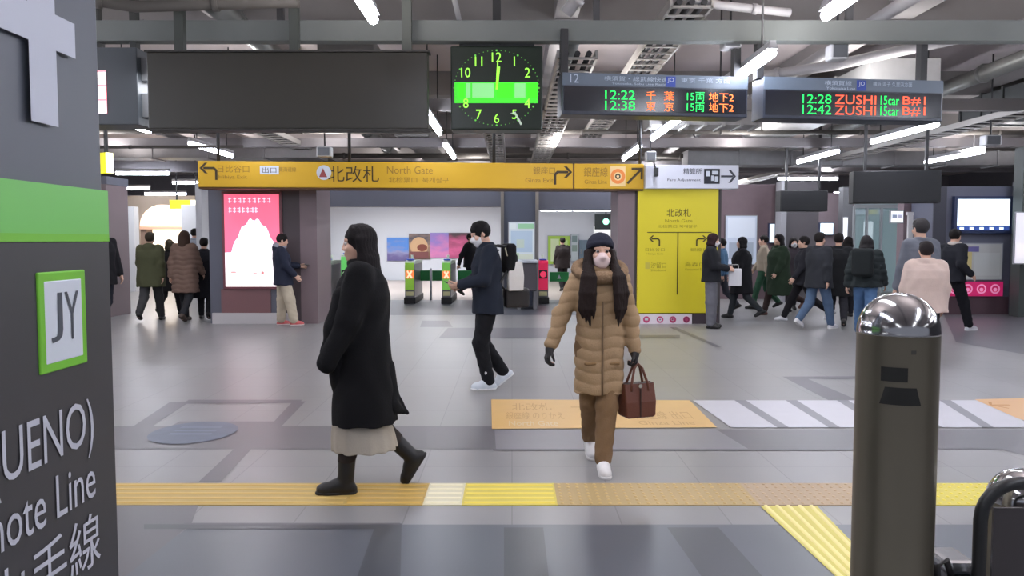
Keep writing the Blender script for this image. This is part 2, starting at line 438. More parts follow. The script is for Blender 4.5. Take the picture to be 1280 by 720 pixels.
def trousers(J, h, wide=1., hem=.03):
    s = J['s']; b = S(); b.ell(J['pelvis'], np.array([.17,.122,.14])*s, None, .04)
    for k in 'rl':
        a = J['ankle'+k]; kn = J['knee'+k]; e = a+unit(kn-a)*hem*s
        b.chain([J['hip'+k], kn, e], [.098*s*(.5+.5*wide), .073*s*wide, .059*s*wide], .03)
    w = random.random()*6
    b.warp(lambda P: .003*np.sin(P[...,2]*70+w+4*np.sin(P[...,0]*18))*np.sin(P[...,0]*40+P[...,1]*35+w))
    return b
def shoe(J, k, tall=0., chunky=1.):
    s = J['s']; fr = J['foot'+k]; a = J['ankle'+k]; w = lambda x, y, z: a+fr@(np.array([x,y,z])*s); b = S()
    b.chain([w(0,-.03,-.03), w(0,.05,-.022), w(0,.15,-.042)], [.036*s*chunky, .042*s*chunky, .03*s*chunky], .02)
    b.cone(w(0,-.045,-.045), w(0,.12,-.046), .035*s*chunky, .044*s*chunky, .015)
    if tall: b.chain([w(0,-.005,-.02), J['ankle'+k]+unit(J['knee'+k]-a)*tall*s], [.05*s, .056*s], .02)
    else: b.cone(w(0,0,-.02), w(0,-.008,.012), .043*s, .04*s, .015)
    b.cut(w(0,0,-.072), fr@np.array([0,0,-1.]))
    return b
def sole(J, k, chunky=1.):
    s = J['s']; fr = J['foot'+k]; w = lambda x, y, z: J['ankle'+k]+fr@(np.array([x,y,z])*s); b = S()
    b.cone(w(0,-.045,-.06), w(0,.145,-.058), .037*s*chunky, .043*s*chunky, .01); b.cone(w(0,.05,-.06), w(0,.1,-.06), .043*s*chunky, .048*s*chunky, .01)
    b.cut(w(0,0,-.055), fr@np.array([0,0,1.])); b.cut(w(0,0,-.076), fr@np.array([0,0,-1.]))
    return b

def top(J, hem, rx=.2, ry=.15, flare=1.08, sl=1., back=0., puff=None, collar=.5, cuff=.02, hood=False, side=0., sw=1.):
    """jacket or coat: hem = height of its lower edge; back/side = how the skirt swings"""
    s = J['s']; b = S(); p, w, c, n = J['pelvis'], J['waist'], J['chest'], J['neck']
    def row(z, kx, ky, t):
        pts = np.array([p, w, c, n]); y = np.interp(z, pts[:,2], pts[:,1]); x = np.interp(z, pts[:,2], pts[:,0])
        return [z, rx*kx*s, ry*ky*s, x+side*t, y-back*t]
    rows = []; zp = p[2]
    for t in (1., .66, .33):
        z = hem+(zp-hem)*(1-t)
        if z < zp-.02: rows.append(row(z, 1+(flare-1)*t, 1+(flare-1)*t, t))
    rows += [row(zp if hem < zp-.02 else hem, 1, 1, 0), row(w[2]+.02, .95, .94, 0), row(c[2], 1.0*sw, 1.0, 0), row(c[2]+.1*s, .93*sw, .86, 0), row(n[2]-.015*s, .5, .62, 0)]
    rows = [r for i, r in enumerate(rows) if i == 0 or r[0] > rows[i-1][0]+1e-3]
    b.loft(rows, .04)
    b.cone(J['shr']*.86+J['shl']*.14, J['shl']*.86+J['shr']*.14, .07*s*sl, .07*s*sl, .06)
    for k in 'rl':
        d = J['fd'+k]; e = J['wr'+k]-d*cuff*s
        b.chain([J['sh'+k]*.97+n*.03, J['el'+k], e], [.073*s*sl, .062*s*sl, .05*s*sl], .035)
        b.cut(e, d) if False else None
    if collar: b.torus(n+np.array([0,.012,.03])*s, .062*s, .028*s*collar*2, J['L'], .02, (1.05,1.05))
    if hood: b.ell(n+np.array([0,-.085,.0])*s, np.array([.11,.06,.085])*s, None, .03)
    a = random.random()*6
    if puff:
        pit, amp = puff
        b.warp(lambda P: amp*(.5-np.abs(np.sin(pi*(P[...,2]+.012*np.sin(P[...,0]*24+a))/pit))**.6))
    b.warp(lambda P: .005*np.sin(P[...,0]*34+a+3*np.sin(P[...,2]*9))*np.sin(P[...,1]*28+P[...,2]*7+a))
    return b

def person(label, loc, rz, P=1.7, fem=False, pose={}, hairs='short', hcol=(30,26,26), topc=(30,30,34), topk={}, hem=None, legc=(28,28,32), legk={},
           shoec=(30,28,28), shoek={}, soles=None, masked=None, h=.012, tname='coat', curls=((20,20),(20,20)), eye=False, group='people in the concourse', skirt=None):
    J = skeleton(P, **pose)
    o = body(J, fem, curls).build('person', SKIN, None, h)
    o.location = loc; o.rotation_euler = (0,0,rz); tag(o, label, 'person', group)
    if hairs: hair(J, hairs, h).build('hair', mat(hcol, rough=.75, bump=.3, bscale=200, spec=.2, name='hair'), o, min(h,.009))
    if hem is None: hem = J['pelvis'][2]-.08
    top(J, hem, **topk).build(tname, cloth(topc), o, h)
    trousers(J, h, **legk).build('trousers', cloth(legc), o, h)
    for k in 'rl':
        so = shoe(J, k, **shoek).build('shoe', mat(shoec, rough=.5), o, min(h,.009))
        if soles: sole(J, k).build('sole', mat(soles, rough=.7), so, min(h,.008))
    if masked: mask(J, h).build('face_mask', mat(masked, rough=.85, name='mask'), o, min(h,.007))
    if eye: eyes(J, o)
    return o, J
# ------------------------------------------------------------------ the setting
def floor_mat():
    m = bpy.data.materials.new('polished floor tile'); m.use_nodes = True; nt = m.node_tree; b = nt.nodes['Principled BSDF']
    tc = nt.nodes.new('ShaderNodeTexCoord'); br = nt.nodes.new('ShaderNodeTexBrick')
    br.inputs['Color1'].default_value = lin((141,137,141))+(1,); br.inputs['Color2'].default_value = lin((137,133,137))+(1,)
    br.inputs['Mortar'].default_value = lin((120,117,121))+(1,); br.offset = 0
    for k, v in (('Scale',1.0),('Mortar Size',.004),('Brick Width',.6),('Row Height',.6)): br.inputs[k].default_value = v
    nt.links.new(tc.outputs['Object'], br.inputs['Vector'])
    n = nt.nodes.new('ShaderNodeTexNoise'); n.inputs['Scale'].default_value = .8; n.inputs['Detail'].default_value = 6
    nt.links.new(tc.outputs['Object'], n.inputs['Vector'])
    mx = nt.nodes.new('ShaderNodeMix'); mx.data_type = 'RGBA'; mx.blend_type = 'MULTIPLY'; mx.inputs['Factor'].default_value = .22
    nt.links.new(br.outputs['Color'], mx.inputs['A']); nt.links.new(n.outputs['Color'], mx.inputs['B'])
    hsv = nt.nodes.new('ShaderNodeHueSaturation'); hsv.inputs['Saturation'].default_value = .25
    nt.links.new(mx.outputs['Result'], hsv.inputs['Color']); nt.links.new(hsv.outputs['Color'], b.inputs['Base Color'])
    b.inputs['Roughness'].default_value = .34; b.inputs['Specular IOR Level'].default_value = .45
    return m
GREY = mat((108,110,118)); MAUVE = mat((122,106,110), rough=.45, var=.08, vscale=2)
SLATE = mat((96,98,110), rough=.5, var=.06, vscale=2); DARK = mat((44,44,46), rough=.5); BLACK = mat((16,17,19), rough=.45)
STEEL = mat((150,148,146), rough=.28, metal=.9, var=.06, vscale=8); WHITE = mat((222,224,228), rough=.6)
CREAM = mat((206,204,200), rough=.5)
struct(MB().box((-26,-8,-.2),(26,44,0)).build('floor', floor_mat()))
struct(MB().box((-26,-8,4.75),(26,44,5.0)).build('ceiling', mat((196,186,186), rough=.9, var=.18, vscale=.7)))
struct(MB().box((-26,40,0),(26,40.3,4.75)).build('wall_back', mat((120,116,120), rough=.8, var=.08)))
struct(MB().box((-22,-8,0),(-21.7,40,4.75)).build('wall_left', mat((122,116,120), rough=.8, var=.08)))
struct(MB().box((21.7,-8,0),(22,40,4.75)).build('wall_right', mat((112,110,116), rough=.8, var=.08)))

# ceiling beams and slab ribs (structure)
def cb(name, a, b, c=(150,145,143)):
    return struct(MB().box(a, b).build(name, mat(c, rough=.85, var=.2, vscale=1.5)))
for y in (6.4, 10.6, 15.4, 20.5, 26, 32): cb('beam', (-22,y,4.3),(22,y+.34,4.75), (142,138,136))
for x in (-14,-8.7,-3.9,.55,4.9,9.1,14): cb('beam', (x,-6,4.42),(x+.3,40,4.75), (138,134,134))
cb('trim_0', (-6.0,8.95,3.74),(6.6,9.12,3.96), (112,116,114))    # the steel rail the signs hang from
for x in (-5.6,-2.6,.9,3.7,6.2): struct(MB().box((x,9.0,3.9),(x+.07,9.07,4.75)).build('trim_1', mat((70,70,72))))
cb('trim_2', (-22,12.9,3.62),(22,13.06,3.8), (120,116,116))
cb('trim_2', (-22,18.3,3.66),(22,18.5,3.86), (120,116,118))
cb('trim_2', (-22,23.0,3.5),(22,23.3,3.8), (110,108,112))
# left mauve walls beyond the near pillar and the white passage behind them
struct(MB().box((-9.3,16,0),(-8.08,16.9,2.66)).build('wall_mauve', MAUVE))
struct(MB().box((-9.3,16.0,2.66),(-8.06,16.9,2.82)).build('trim_3', SLATE))
struct(MB().box((-9.3,15.985,1.1),(-8.08,16,1.12)).build('trim_4', DARK))
struct(MB().box((-13.5,24,0),(-11.3,24.3,2.55)).build('wall_white', WHITE))
struct(MB().box((X(228,24),24,0),(X(300,24),24.3,2.6)).build('wall_white', WHITE))
struct(MB().box((X(40,31),30,0),(X(300,31),30.3,3.2)).build('wall_white', mat((200,186,170), rough=.7)))

# ---- gate front: posts, lintels, inner hall
D0 = 14.8
struct(MB().box((X(262,D0),D0,.0),(X(378,D0),D0+.9,2.56)).box((X(276,D0),D0-.02,.12),(X(338,D0),D0,Z(361,D0)),1).box((X(265,D0),D0-.05,0),(X(372,D0),D0,.2),2).build('column', [SLATE, mat((128,92,94), rough=.4), mat((196,192,194), rough=.35)]))
struct(MB().box((X(376,D0),D0-.02,0),(X(397,D0),D0+1.1,2.56)).box((X(352,D0),D0-.012,0),(X(376,D0),D0,2.5),1).build('column', [MAUVE, mat((76,66,70), rough=.5)]))
struct(MB().box((X(772,D0),D0,0),(X(793,D0),D0+1.1,2.54)).build('column', MAUVE))
struct(MB().box((X(394,19),19,Z(258,19)),(X(629,19),19.5,3.0)).box((X(672,19),19,Z(262,19)),(X(775,19),19.5,3.0)).build('trim_5', SLATE))
struct(MB().box((X(630,19),18.9,0),(X(672,19),19.7,3.0)).box((X(626,19),18.85,0),(X(630,19),19.7,3),1).box((X(669,19),18.85,0),(X(673,19),19.7,3),1).build('column', [mat((82,88,104), rough=.45), STEEL]))
struct(MB().box((X(380,24),19.5,2.95),(X(800,24),31,3.05)).build('ceiling_gate_hall', WHITE))
struct(MB().box((X(340,31),31,0),(X(742,31),31.2,2.95)).box((X(742,31),31,Z(283,31)),(X(790,31),31.2,2.95)).build('wall_gate_hall', mat((214,217,224), rough=.6)))
struct(MB().box((-7.8,19.8,0),(-7.65,31,2.95)).box((X(790,31),24,0),(X(790,31)+.2,31,2.95)).build('wall_gate_hall', mat((206,208,214), rough=.6)))
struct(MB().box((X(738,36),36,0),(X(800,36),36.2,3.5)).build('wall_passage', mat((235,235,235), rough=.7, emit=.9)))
# floor inlays: tone -> polygons read off the ground
def ground(name, polys, m, z=.002):
    mb = MB()
    for i, p in enumerate(polys):
        pts = [fl(x, y) for x, y in p]; mb.add([(v.x, v.y, z+.00012*i) for v in pts], [tuple(range(len(pts)))])
    o = struct(mb.build(name, m)); return o
FD = mat((93,91,97), rough=.36, var=.08, vscale=1.5); FM = mat((86,90,99), rough=.33, var=.07, vscale=1.2); FB = mat((176,164,156), rough=.4, var=.04)
ground('floor_inner_tile', [[(300,375),(812,375),(812,350.6),(330,350.6)]], FB)
ground('floor_gate_band', [[(385,394),(812,394),(812,375),(385,375)]], mat((80,82,90), rough=.4, var=.08))
ground('floor_dark_band', [
    [(60,562),(620,562),(618,533),(60,533)], [(225,527),(345,527),(338,533),(213,533)],
    [(120,564),(212,503),(238,502),(180,540),(150,560)], [(228,505),(376,504),(377,500),(236,500)], [(337,533),(352,533),(382,502),(366,502)],
    [(248,603),(276,603),(314,562),(292,562)],
    [(20,760),(104,760),(158,720),(239,656),(248,632),(60,632)],
    [(895,537),(936,562),(1900,562),(1900,537)], [(1168,541),(1300,575),(1360,575),(1200,541)],
    [(978,471),(1040,503),(1078,503),(1010,474),(1090,474),(1090,470.5)],
    [(525,409),(566,409),(560,401),(528,401)], [(548,423),(690,423),(690,410),(560,410)],
    [(1195,428),(1600,500),(1600,394),(1180,394)], [(836,409),(895,434),(902,434),(845,409)], [(790,423),(850,423),(850,419),(790,419)],
], FD)
ground('floor_grey_field', [[(160,715),(140,740),(1900,740),(1900,656),(240,656)]], FM, .0015)
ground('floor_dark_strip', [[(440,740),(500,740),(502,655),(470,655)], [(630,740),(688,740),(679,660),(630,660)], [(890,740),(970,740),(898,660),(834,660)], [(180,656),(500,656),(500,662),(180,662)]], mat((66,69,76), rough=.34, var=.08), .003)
ground('floor_mid_band', [[(620,562),(936,562),(895,537),(618,537)]], mat((122,121,127), rough=.34, var=.06))
ground('floor_joint', [[(616,563.5),(1075,563.5),(1075,561.5),(616,561.5)], [(230,656.5),(500,656.5),(500,654.5),(230,654.5)]], mat((104,102,108), rough=.5), .004)

# ---- floor graphics
def decal(name, label, cat, polys, mats, group=None):
    mb = MB()
    for i, (mi, p) in enumerate(polys):
        pts = [fl(x, y) for x, y in p]; z = .005+.001*i/len(polys)*(len(polys) > 1)
        mb.add([(v.x, v.y, z+.0012*mi) for v in pts], [tuple(range(len(pts)))], mi)
    return tag(mb.build(name, mats), label, cat, group)
y0, y1 = 500, 535
st = []
for a in (888, 952, 1016, 1080, 1144, 1208):
    st.append((0, [(a-22,y0+1),(a+30,y0+1),(a+84,y1),(a+26,y1)])); st.append((1, [(a+30,y0+1),(a+44,y0+1),(a+98,y1),(a+84,y1)]))
decal('floor_stripe', 'long white floor strip with slanting grey bars, behind the steel bollard', 'floor marking', st, [mat((190,190,198), rough=.4, var=.05), mat((122,122,130), rough=.4)])
ys = MB(); pts = [fl(x, y) for x, y in ((615,537),(896,535),(862,501),(614,500))]
ys.add([(v.x,v.y,.006) for v in pts], [(0,1,2,3)])
def flat_text(mb, t, x0, y0_, x1, y1_, mi, z=.0075):
    v, f = glyphs(t); A, B = fl(x0, y1_), fl(x1, y1_); T = fl(x0, y0_)
    mb.add([(A.x+p[0]*(B.x-A.x), A.y+p[1]*(T.y-A.y), z) for p in v], f, mi)
flat_text(ys, '北改札', 640, 505, 690, 514, 1); flat_text(ys, '銀座線 のりかえ', 632, 516, 706, 525, 1); flat_text(ys, 'North Gate', 636, 527, 698, 533, 2)
flat_text(ys, '銀座線 出口', 796, 515, 868, 525, 1); flat_text(ys, '→', 715, 506, 745, 514, 1); flat_text(ys, 'Ginza Line', 800, 527, 870, 532, 1)
tag(ys.build('floor_sign', [mat((204,166,104), rough=.42, var=.05), mat((182,144,92), rough=.5), mat((208,190,156), rough=.5)]), 'faded yellow floor sign with worn lettering behind the woman in the tan coat', 'floor sign')
orr = MB(); pts = [fl(x, y) for x, y in ((1218,500),(1300,498),(1300,532),(1272,524))]; orr.add([(v.x,v.y,.0075) for v in pts], [(0,1,2,3)])
flat_text(orr, '←', 1250, 503, 1276, 512, 1, .009)
tag(orr.build('floor_sign', [mat((206,162,112), rough=.42), mat((190,140,90))]), 'orange end of a floor sign at the far right edge of the concourse floor', 'floor sign')
bl = MB(); c = fl(242, 541); rx = fl(294, 541).x-c.x; ry = (fl(242,527).y-fl(242,555).y)/2
bl.add([(c.x+rx*cos(2*pi*k/36), c.y+ry*sin(2*pi*k/36), .006) for k in range(36)], [tuple(range(36))])
for i in range(3): bl.add([(c.x-rx*.5, c.y+ry*(.36-.3*i), .0075),(c.x+rx*.5, c.y+ry*(.36-.3*i), .0075),(c.x+rx*.5, c.y+ry*(.42-.3*i)+.03, .0075),(c.x-rx*.5, c.y+ry*(.42-.3*i)+.03, .0075)], [(0,1,2,3)], 1)
tag(bl.build('floor_sticker', [mat((86,94,114), rough=.45, var=.25, vscale=8), mat((108,118,138), rough=.5)]), 'worn blue round sticker on the dark floor band beside the near pillar', 'floor sticker')
# ---- tactile paving: five ribbed stretches of one band, and its branch
def tactile(x0, x1, ya, yb, c, label, ribs=True, dots=False):
    A, B = fl(x0, yb), fl(x1, yb); T = fl(x0, ya); xa, xb = A.x, fl(x1, yb).x; mb = MB()
    mb.box((xa, A.y, 0), (xb, T.y, .004)); w = T.y-A.y
    if ribs:
        for i in range(5):
            yy = A.y+w*(.1+.2*i); n = max(1, round((xb-xa)/w))
            mb.prism([(yy-.016,.004),(yy+.016,.004),(yy+.009,.009),(yy-.009,.009)], xa+.012, xb-.012, 'x', 1)
    else:
        k = max(1, int((xb-xa)/.055))
        for i in range(k):
            for j in range(7):
                mb.lathe([(.012,.004),(.009,.0085),(0.0005,.009)], (xa+(i+.5)*(xb-xa)/k, A.y+w*(j+.5)/7, 0), 1, 6)
    hi = tuple(min(255, int(v*1.12)) for v in c)
    return tag(mb.build('tactile_paving', [mat(c, rough=.5, var=.1, vscale=5), mat(hi, rough=.5)]), label, 'tactile paving', 'tactile paving across the concourse')
tactile(60, 430, 604.5, 632, (188,160,94), 'ochre ribbed tactile paving running in from the near pillar')
tactile(430, 528, 604.5, 632, (190,158,84), 'ochre tactile paving under the boots of the woman in black')
tactile(528, 577, 604.5, 632, (212,206,176), 'worn whitish ribbed tile in the tactile band')
tactile(577, 697, 604.5, 632, (208,190,80), 'bright yellow ribbed tactile tiles beside the worn whitish tile')
tactile(697, 950, 604.5, 632, (176,152,104), 'faded tan tactile paving in front of the white shoes', False)
tactile(950, 1160, 604.5, 632, (172,150,122), 'pale tan tactile paving above the yellow branch, behind the bollard', False)
tactile(1160, 1900, 604.5, 632, (206,192,82), 'yellow tactile paving right of the bollard', False)
br = MB(); a, b_, c, d = [fl(*p) for p in ((950,633),(1021,633),(1130,745),(1070,745))]
br.add([(v.x,v.y,.004) for v in (a,b_,c,d)], [(0,1,2,3)])
for i in range(5):
    t = .1+.2*i; p, q = a.lerp(b_, t), d.lerp(c, t); n = Vector((.016,0,0))
    br.add([(p.x-.014,p.y,.0042),(p.x+.014,p.y,.0042),(q.x+.014,q.y,.0042),(q.x-.014,q.y,.0042),(p.x-.007,p.y,.009),(p.x+.007,p.y,.009),(q.x+.007,q.y,.009),(q.x-.007,q.y,.009)], [(4,5,6,7),(0,4,7,3),(1,2,6,5)], 1)
tag(br.build('tactile_paving', [mat((206,194,96), rough=.5, var=.12, vscale=4), mat((236,224,150), rough=.5)]), 'bright yellow tactile branch running towards the viewer beside the bollard', 'tactile paving', 'tactile paving across the concourse')
# ---- near pillar with its wrapped line sign
XL = -1.2
struct(MB().box((-2.25,1.42,0),(XL,2.36,4.75)).build('column', mat((84,88,98), rough=.42, var=.05, vscale=2), bevel=.012))
# ------------------------------------------------------------------ helper to hang board-local meshes: local x right, z up, front at -y
def board(name, label, cat, loc, rz=0, group=None): return thing(name, label, cat, loc, rz, group)
GREEN = mat((112,190,92), rough=.4); LIME = mat((112,186,50), rough=.4); PALE = mat((204,210,220), rough=.45); WTXT = mat((190,192,204), rough=.5)

# pillar sign, facing +x: local x runs away from the viewer (rotation 90 degrees)
YC = 1.42
def px_u(x):                        # distance along the pillar face seen at picture column x
    return XL/((x-640)/F)-YC
def pz(x, y): return Z(y, XL/((x-640)/F))
ps = board('station_sign', 'dark pillar sign with green band, line symbol and white lettering', 'sign', (XL+.008, YC, 0), pi/2)
Wd = .94
MB().box((0,-.004,.0),(Wd,.004,pz(64,303)-.0)).build('panel', mat((58,57,61), rough=.45), ps)
zt, zb, zm = pz(64,230.5), pz(64,302), pz(64,292)
MB().box((0,-.006,zm),(Wd,.004,zt)).box((0,-.0062,zb),(Wd,.004,zm),1).build('green_band', [GREEN, LIME], ps)
m = MB(); u0, u1 = px_u(38), px_u(98); za, zc = pz(68,461), pz(68,339)
m.box((u0,-.010,za),(u1,.0,zc)); m.box((u0+.022,-.011,za+.022),(u1-.022,0,zc-.022),1)
sy = m.build('line_symbol', [LIME, PALE], ps, bevel=.004)
m = MB(); letters(m, 'J', u0+.045, za+.075, u0+.045+(u1-u0-.09)*.42, zc-.055, -.0125); letters(m, 'Y', u0+.05+(u1-u0-.09)*.46, za+.075, u1-.042, zc-.055, -.0125)
m.build('lettering', mat((70,74,84)), sy)
m = MB()
letters(m, '(UENO)', px_u(-30), pz(60,590), px_u(104), pz(60,512), -.007)
letters(m, 'Yamanote Line', px_u(-160), pz(60,645), px_u(104), pz(60,592), -.007)
letters(m, '山手線', px_u(-40), pz(60,735), px_u(108), pz(60,664), -.007)
m.build('lettering', WTXT, ps)
m = MB(); a0, a1, a2, a3 = px_u(-8), px_u(38), px_u(72), px_u(96)
z0, z1, z2, z3 = pz(64,157), pz(64,60), pz(64,14), pz(64,-40)
m.add([(u,-.007,v) for u, v in ((a1,z0),(a2,z0),(a2,z1),(a3,z1),(a3,z2),(a2,z2),(a2,z3+.5),(a1,z3+.5),(a1,z1),(px_u(-60),z1),(px_u(-60),z2),(a1,z2))], [(0,1,8),(1,2,8),(2,3,4,5),(5,6,7,11),(8,9,10,11),(2,5,11,8)])
m.build('platform_number', mat((186,190,204), rough=.5), ps)

# ---- fluorescent fittings on long rows
TM = mat((255,255,255), emit=TUBE, ecol=(238,242,255)); FIT = mat((176,176,180), rough=.5)
def fitting(c, L, along, label, group, rod=True, z=3.45, wid=.055):
    o = thing('ceiling_light', label, 'light', (c[0],c[1],z), 0 if along == 'x' else pi/2, group)
    MB().prism([(-wid,.03),(wid,.03),(wid*.55,.085),(-wid*.55,.085)], -L/2, L/2, 'x').box((-L/2,-.03,.085),(L/2,.03,.11)).build('housing', FIT, o)
    m = MB(); m.tube([(-L/2+.02,0,-.012),(L/2-.02,0,-.012)], .045, n=8); m.build('lamp', TM, o)
    if rod:
        for e in (-.35,.35): MB().tube([(e*L,0,.1),(e*L,0,4.72-z)], .012, n=6).build('rod', mat((60,60,62)), o)
    return o
rows = {'left':(-6.3,[2.2,5.5,8.8,13.7-.2,17.0]), 'clock':(-1.28,[1.0,5.8,9.0-.1,13.1,17.3]), 'board':(2.62,[.5,4.2,6.0-.3,9.4,13.9,17.6]), 'right':(6.95,[2,5.3,8.6,14.4,18.4]), 'far right':(10.0,[5,8.4,14.4,18.4]), 'far left':(-10.5,[2,6,10])}
names = {'left':'in the row above the blank board', 'clock':'in the row left of the clock', 'board':'in the row over the first departure board', 'right':'in the row over the second departure board', 'far right':'in the row nearest the right wall', 'far left':'in the row above the near pillar'}
ordn = ['nearest','second','third','fourth','fifth','sixth']
skew = {'left':-.02,'clock':-.1,'board':-.03,'right':.0,'far right':.08,'far left':0}
for k, (x, ys_) in rows.items():
    for i, y in enumerate(ys_):
        if k == 'board' and i == 1: continue
        L = 2.4
        if k == 'left' and i == 3: L = 1.1
        if k == 'clock' and i in (2,): continue
        fitting((x+skew[k]*(y-13)/2.0*.25, y), L, 'y', f'white tube light {names[k]}, {ordn[i]} one', 'tube lights under the ceiling')
for x0, x1, y, dd, lab in ((148,215,216,22.6,'long tube light across, left of the yellow beam sign, lowest of the bright left cluster'.replace('lowest','nearest')),
        (183,235,242,32,'pale tube light across, far down the left passage'),(160,190,235,28.5,'short tube light beside the mauve wall of the left passage'),(218,250,228,26,'tube light across, tucked behind the left end of the yellow sign'),
        (160,178,247,36,'farthest tube light of the left passage'),
        (282,340,156,13.4,'short tube light peeking out under the blank board'),
        (970,1045,223,24.7,'long tube light across, above the dark hanging sign on the right'),(918,970,234,28.8,'tube light across, just right of the white sign'),(1040,1064,241,33,'short far tube light between the two dark hanging signs'),(940,960,250,38,'farthest tube light, right of the white sign')):
    fitting(((X(x0,dd)+X(x1,dd))/2, dd), X(x1,dd)-X(x0,dd), 'x', lab, 'tube lights under the ceiling', dd < 15, Z(y,dd), .07)
    
# inner hall light lines
for i, (xa, xb) in enumerate(((676,695),(697,714),(717,771))):
    m = MB(); d = 29.; m.box((X(xa,d),d,Z(264,d)),(X(xb,d),d+.12,Z(259.5,d)))
    tag(m.build('strip_light', mat((255,255,255), emit=5., ecol=(240,246,255))), 'flush strip light on the gate hall ceiling, '+('left piece of three','middle piece of three','right and longest piece of three')[i], 'light', 'strip lights in the gate hall')
for i, (x, y) in enumerate(((-5.0,24.),(-2.2,24.),(.8,24.),(-5.0,28.),(-2.2,28.))):
    ld = bpy.data.lights.new('hall_lamp', 'AREA'); ld.shape = 'RECTANGLE'; ld.size = 2.2; ld.size_y = .5; ld.energy = 95; ld.color = (.93,.96,1)
    lo = bpy.data.objects.new('hall_lamp', ld); C.objects.link(lo); lo.location = (x,y,2.9)
# the concourse carries on behind the viewer; fill lamps added there and ahead
for i, (x, y) in enumerate(((-6.3,-2),(-1.3,-3),(2.6,-2.5),(7,-2),(-3.6,2.0),(0.6,3.2),(5,2.5),(11,4),(-3.8,9.8),(4.8,11.5),(.6,12.3),(12,12),(-8.8,13),(6,18.5),(9.5,20),(4.5,21.5),(11.5,17),(-10.5,19.5),(-10.5,22.5),(8.5,22.6),(8,35),(-2,36),(14,34),(-12,35),(13,28),(9,30))):
    ld = bpy.data.lights.new('fill_lamp', 'AREA'); ld.shape = 'RECTANGLE'; ld.size = .3; ld.size_y = 2.4; ld.energy = 44 if y > 4.5 else 20; ld.color = (.95,.96,1)
    lo = bpy.data.objects.new('fill_lamp', ld); C.objects.link(lo); lo.location = (x,y,3.4)
for i, (x, y) in enumerate(((-6.3,3),(-1.3,3.2),(2.6,3),(7,4),(-6.3,7.5),(-1.3,7),(3.0,7.5),(7,8),(-3.9,12),(1.2,11.8),(5.0,11.5),(9.5,12),(-9,12),(-4,17),(1,17),(5,17.2),(10,17),(-9,18),(-1,22),(4,22.5),(9,23),(-9,24),(-12,20),(13,19),(-4,26),(2,27),(8,29),(13,26),(-12,29),(-3,32),(5,34))):
    ld = bpy.data.lights.new('up_fill', 'AREA'); ld.shape = 'RECTANGLE'; ld.size = .3; ld.size_y = 2.0; ld.energy = 62; ld.color = (1,.97,.96)
    lo = bpy.data.objects.new('up_fill', ld); C.objects.link(lo); lo.location = (x,y,3.5); lo.rotation_euler = (pi,0,0)   # added to brighten the ceiling, in place of the fittings' upward light
ld = bpy.data.lights.new('shop_lamp', 'AREA'); ld.size = 2.5; ld.energy = 160; ld.color = (1,.93,.84)
lo = bpy.data.objects.new('shop_lamp', ld); C.objects.link(lo); lo.location = (X(205,26),26.5,3.0)

# ---- clock
dC = 9.0
ck = board('station_clock', 'square black hanging station clock with glowing green numerals', 'clock', (X(621,dC), dC, 0))
zC = Z(110,dC); hw = .5
MB().box((-.51,-.0,zC-.46),(.51,.3,zC+.46)).build('case', mat((18,34,22), rough=.35), ck, bevel=.015)
MB().box((-.045,.1,zC+.46),(.045,.19,4.75)).box((-.42,.12,zC+.46),(.42,.17,zC+.52)).build('hanger', mat((40,40,42)), ck)
GL = mat((170,240,90), emit=1.1, ecol=(140,235,60)); GD = mat((120,200,90), emit=.5, ecol=(70,190,40))
m = MB(); Rr = .335
for n in (12,1,2,4,5,6,7,8,10,11):
    a = pi/2-n*pi/6; x, z = 1.18*Rr*cos(a), zC+Rr*sin(a); letters_c(m, str(n), x, z, .105, -.008, 0, .9)
m.build('numeral', GL, ck)
m = MB()
for k in range(60):
    a = 2*pi*k/60; r = .011 if k % 5 == 0 else .005; disc(m, .47*cos(a)*1.0, zC+.41*sin(a), r, -.007, 0, n=8)
m.build('minute_track', GD, ck)
m = MB(); za, zb = Z(129,dC), Z(103,dC); rect(m, X(569,dC)-X(621,dC), za, X(672,dC)-X(621,dC), zb, -.006, 0)
for u0, u1, mi in ((-.42,-.36,1),(-.34,-.29,2),(-.27,-.03,2),(.0,.18,1),(.2,.32,2),(.34,.45,1)): rect(m, u0, za+.06, u1, zb-.01, -.0065, mi)
m.build('display_band', [mat((60,190,50), emit=.75, ecol=(70,225,50)), mat((60,200,40), emit=.95, ecol=(60,240,20)), mat((150,215,150), emit=.6, ecol=(120,225,120))], ck)
m = MB(); m.add([(-.012,-.012,zC-.02),(.012,-.012,zC-.02),(.04,-.012,zC+.23),(.016,-.012,zC+.23)], [(0,1,2,3)]); m.add([(-.01,-.012,zC),(.01,-.012,zC),(.02,-.012,zC+.3),(.008,-.012,zC+.3)], [(0,1,2,3)])
m.build('hand', GL, ck)
m = MB(); m.add([(.2,-.013,zC-.29),(.22,-.013,zC-.28),(.285,-.013,zC-.4),(.265,-.013,zC-.41)], [(0,1,2,3)]); m.add([(.15,-.013,zC-.28),(.21,-.013,zC-.26),(.22,-.013,zC-.29)], [(0,1,2)])
m.build('second_hand', mat((190,205,190), emit=.35), ck)

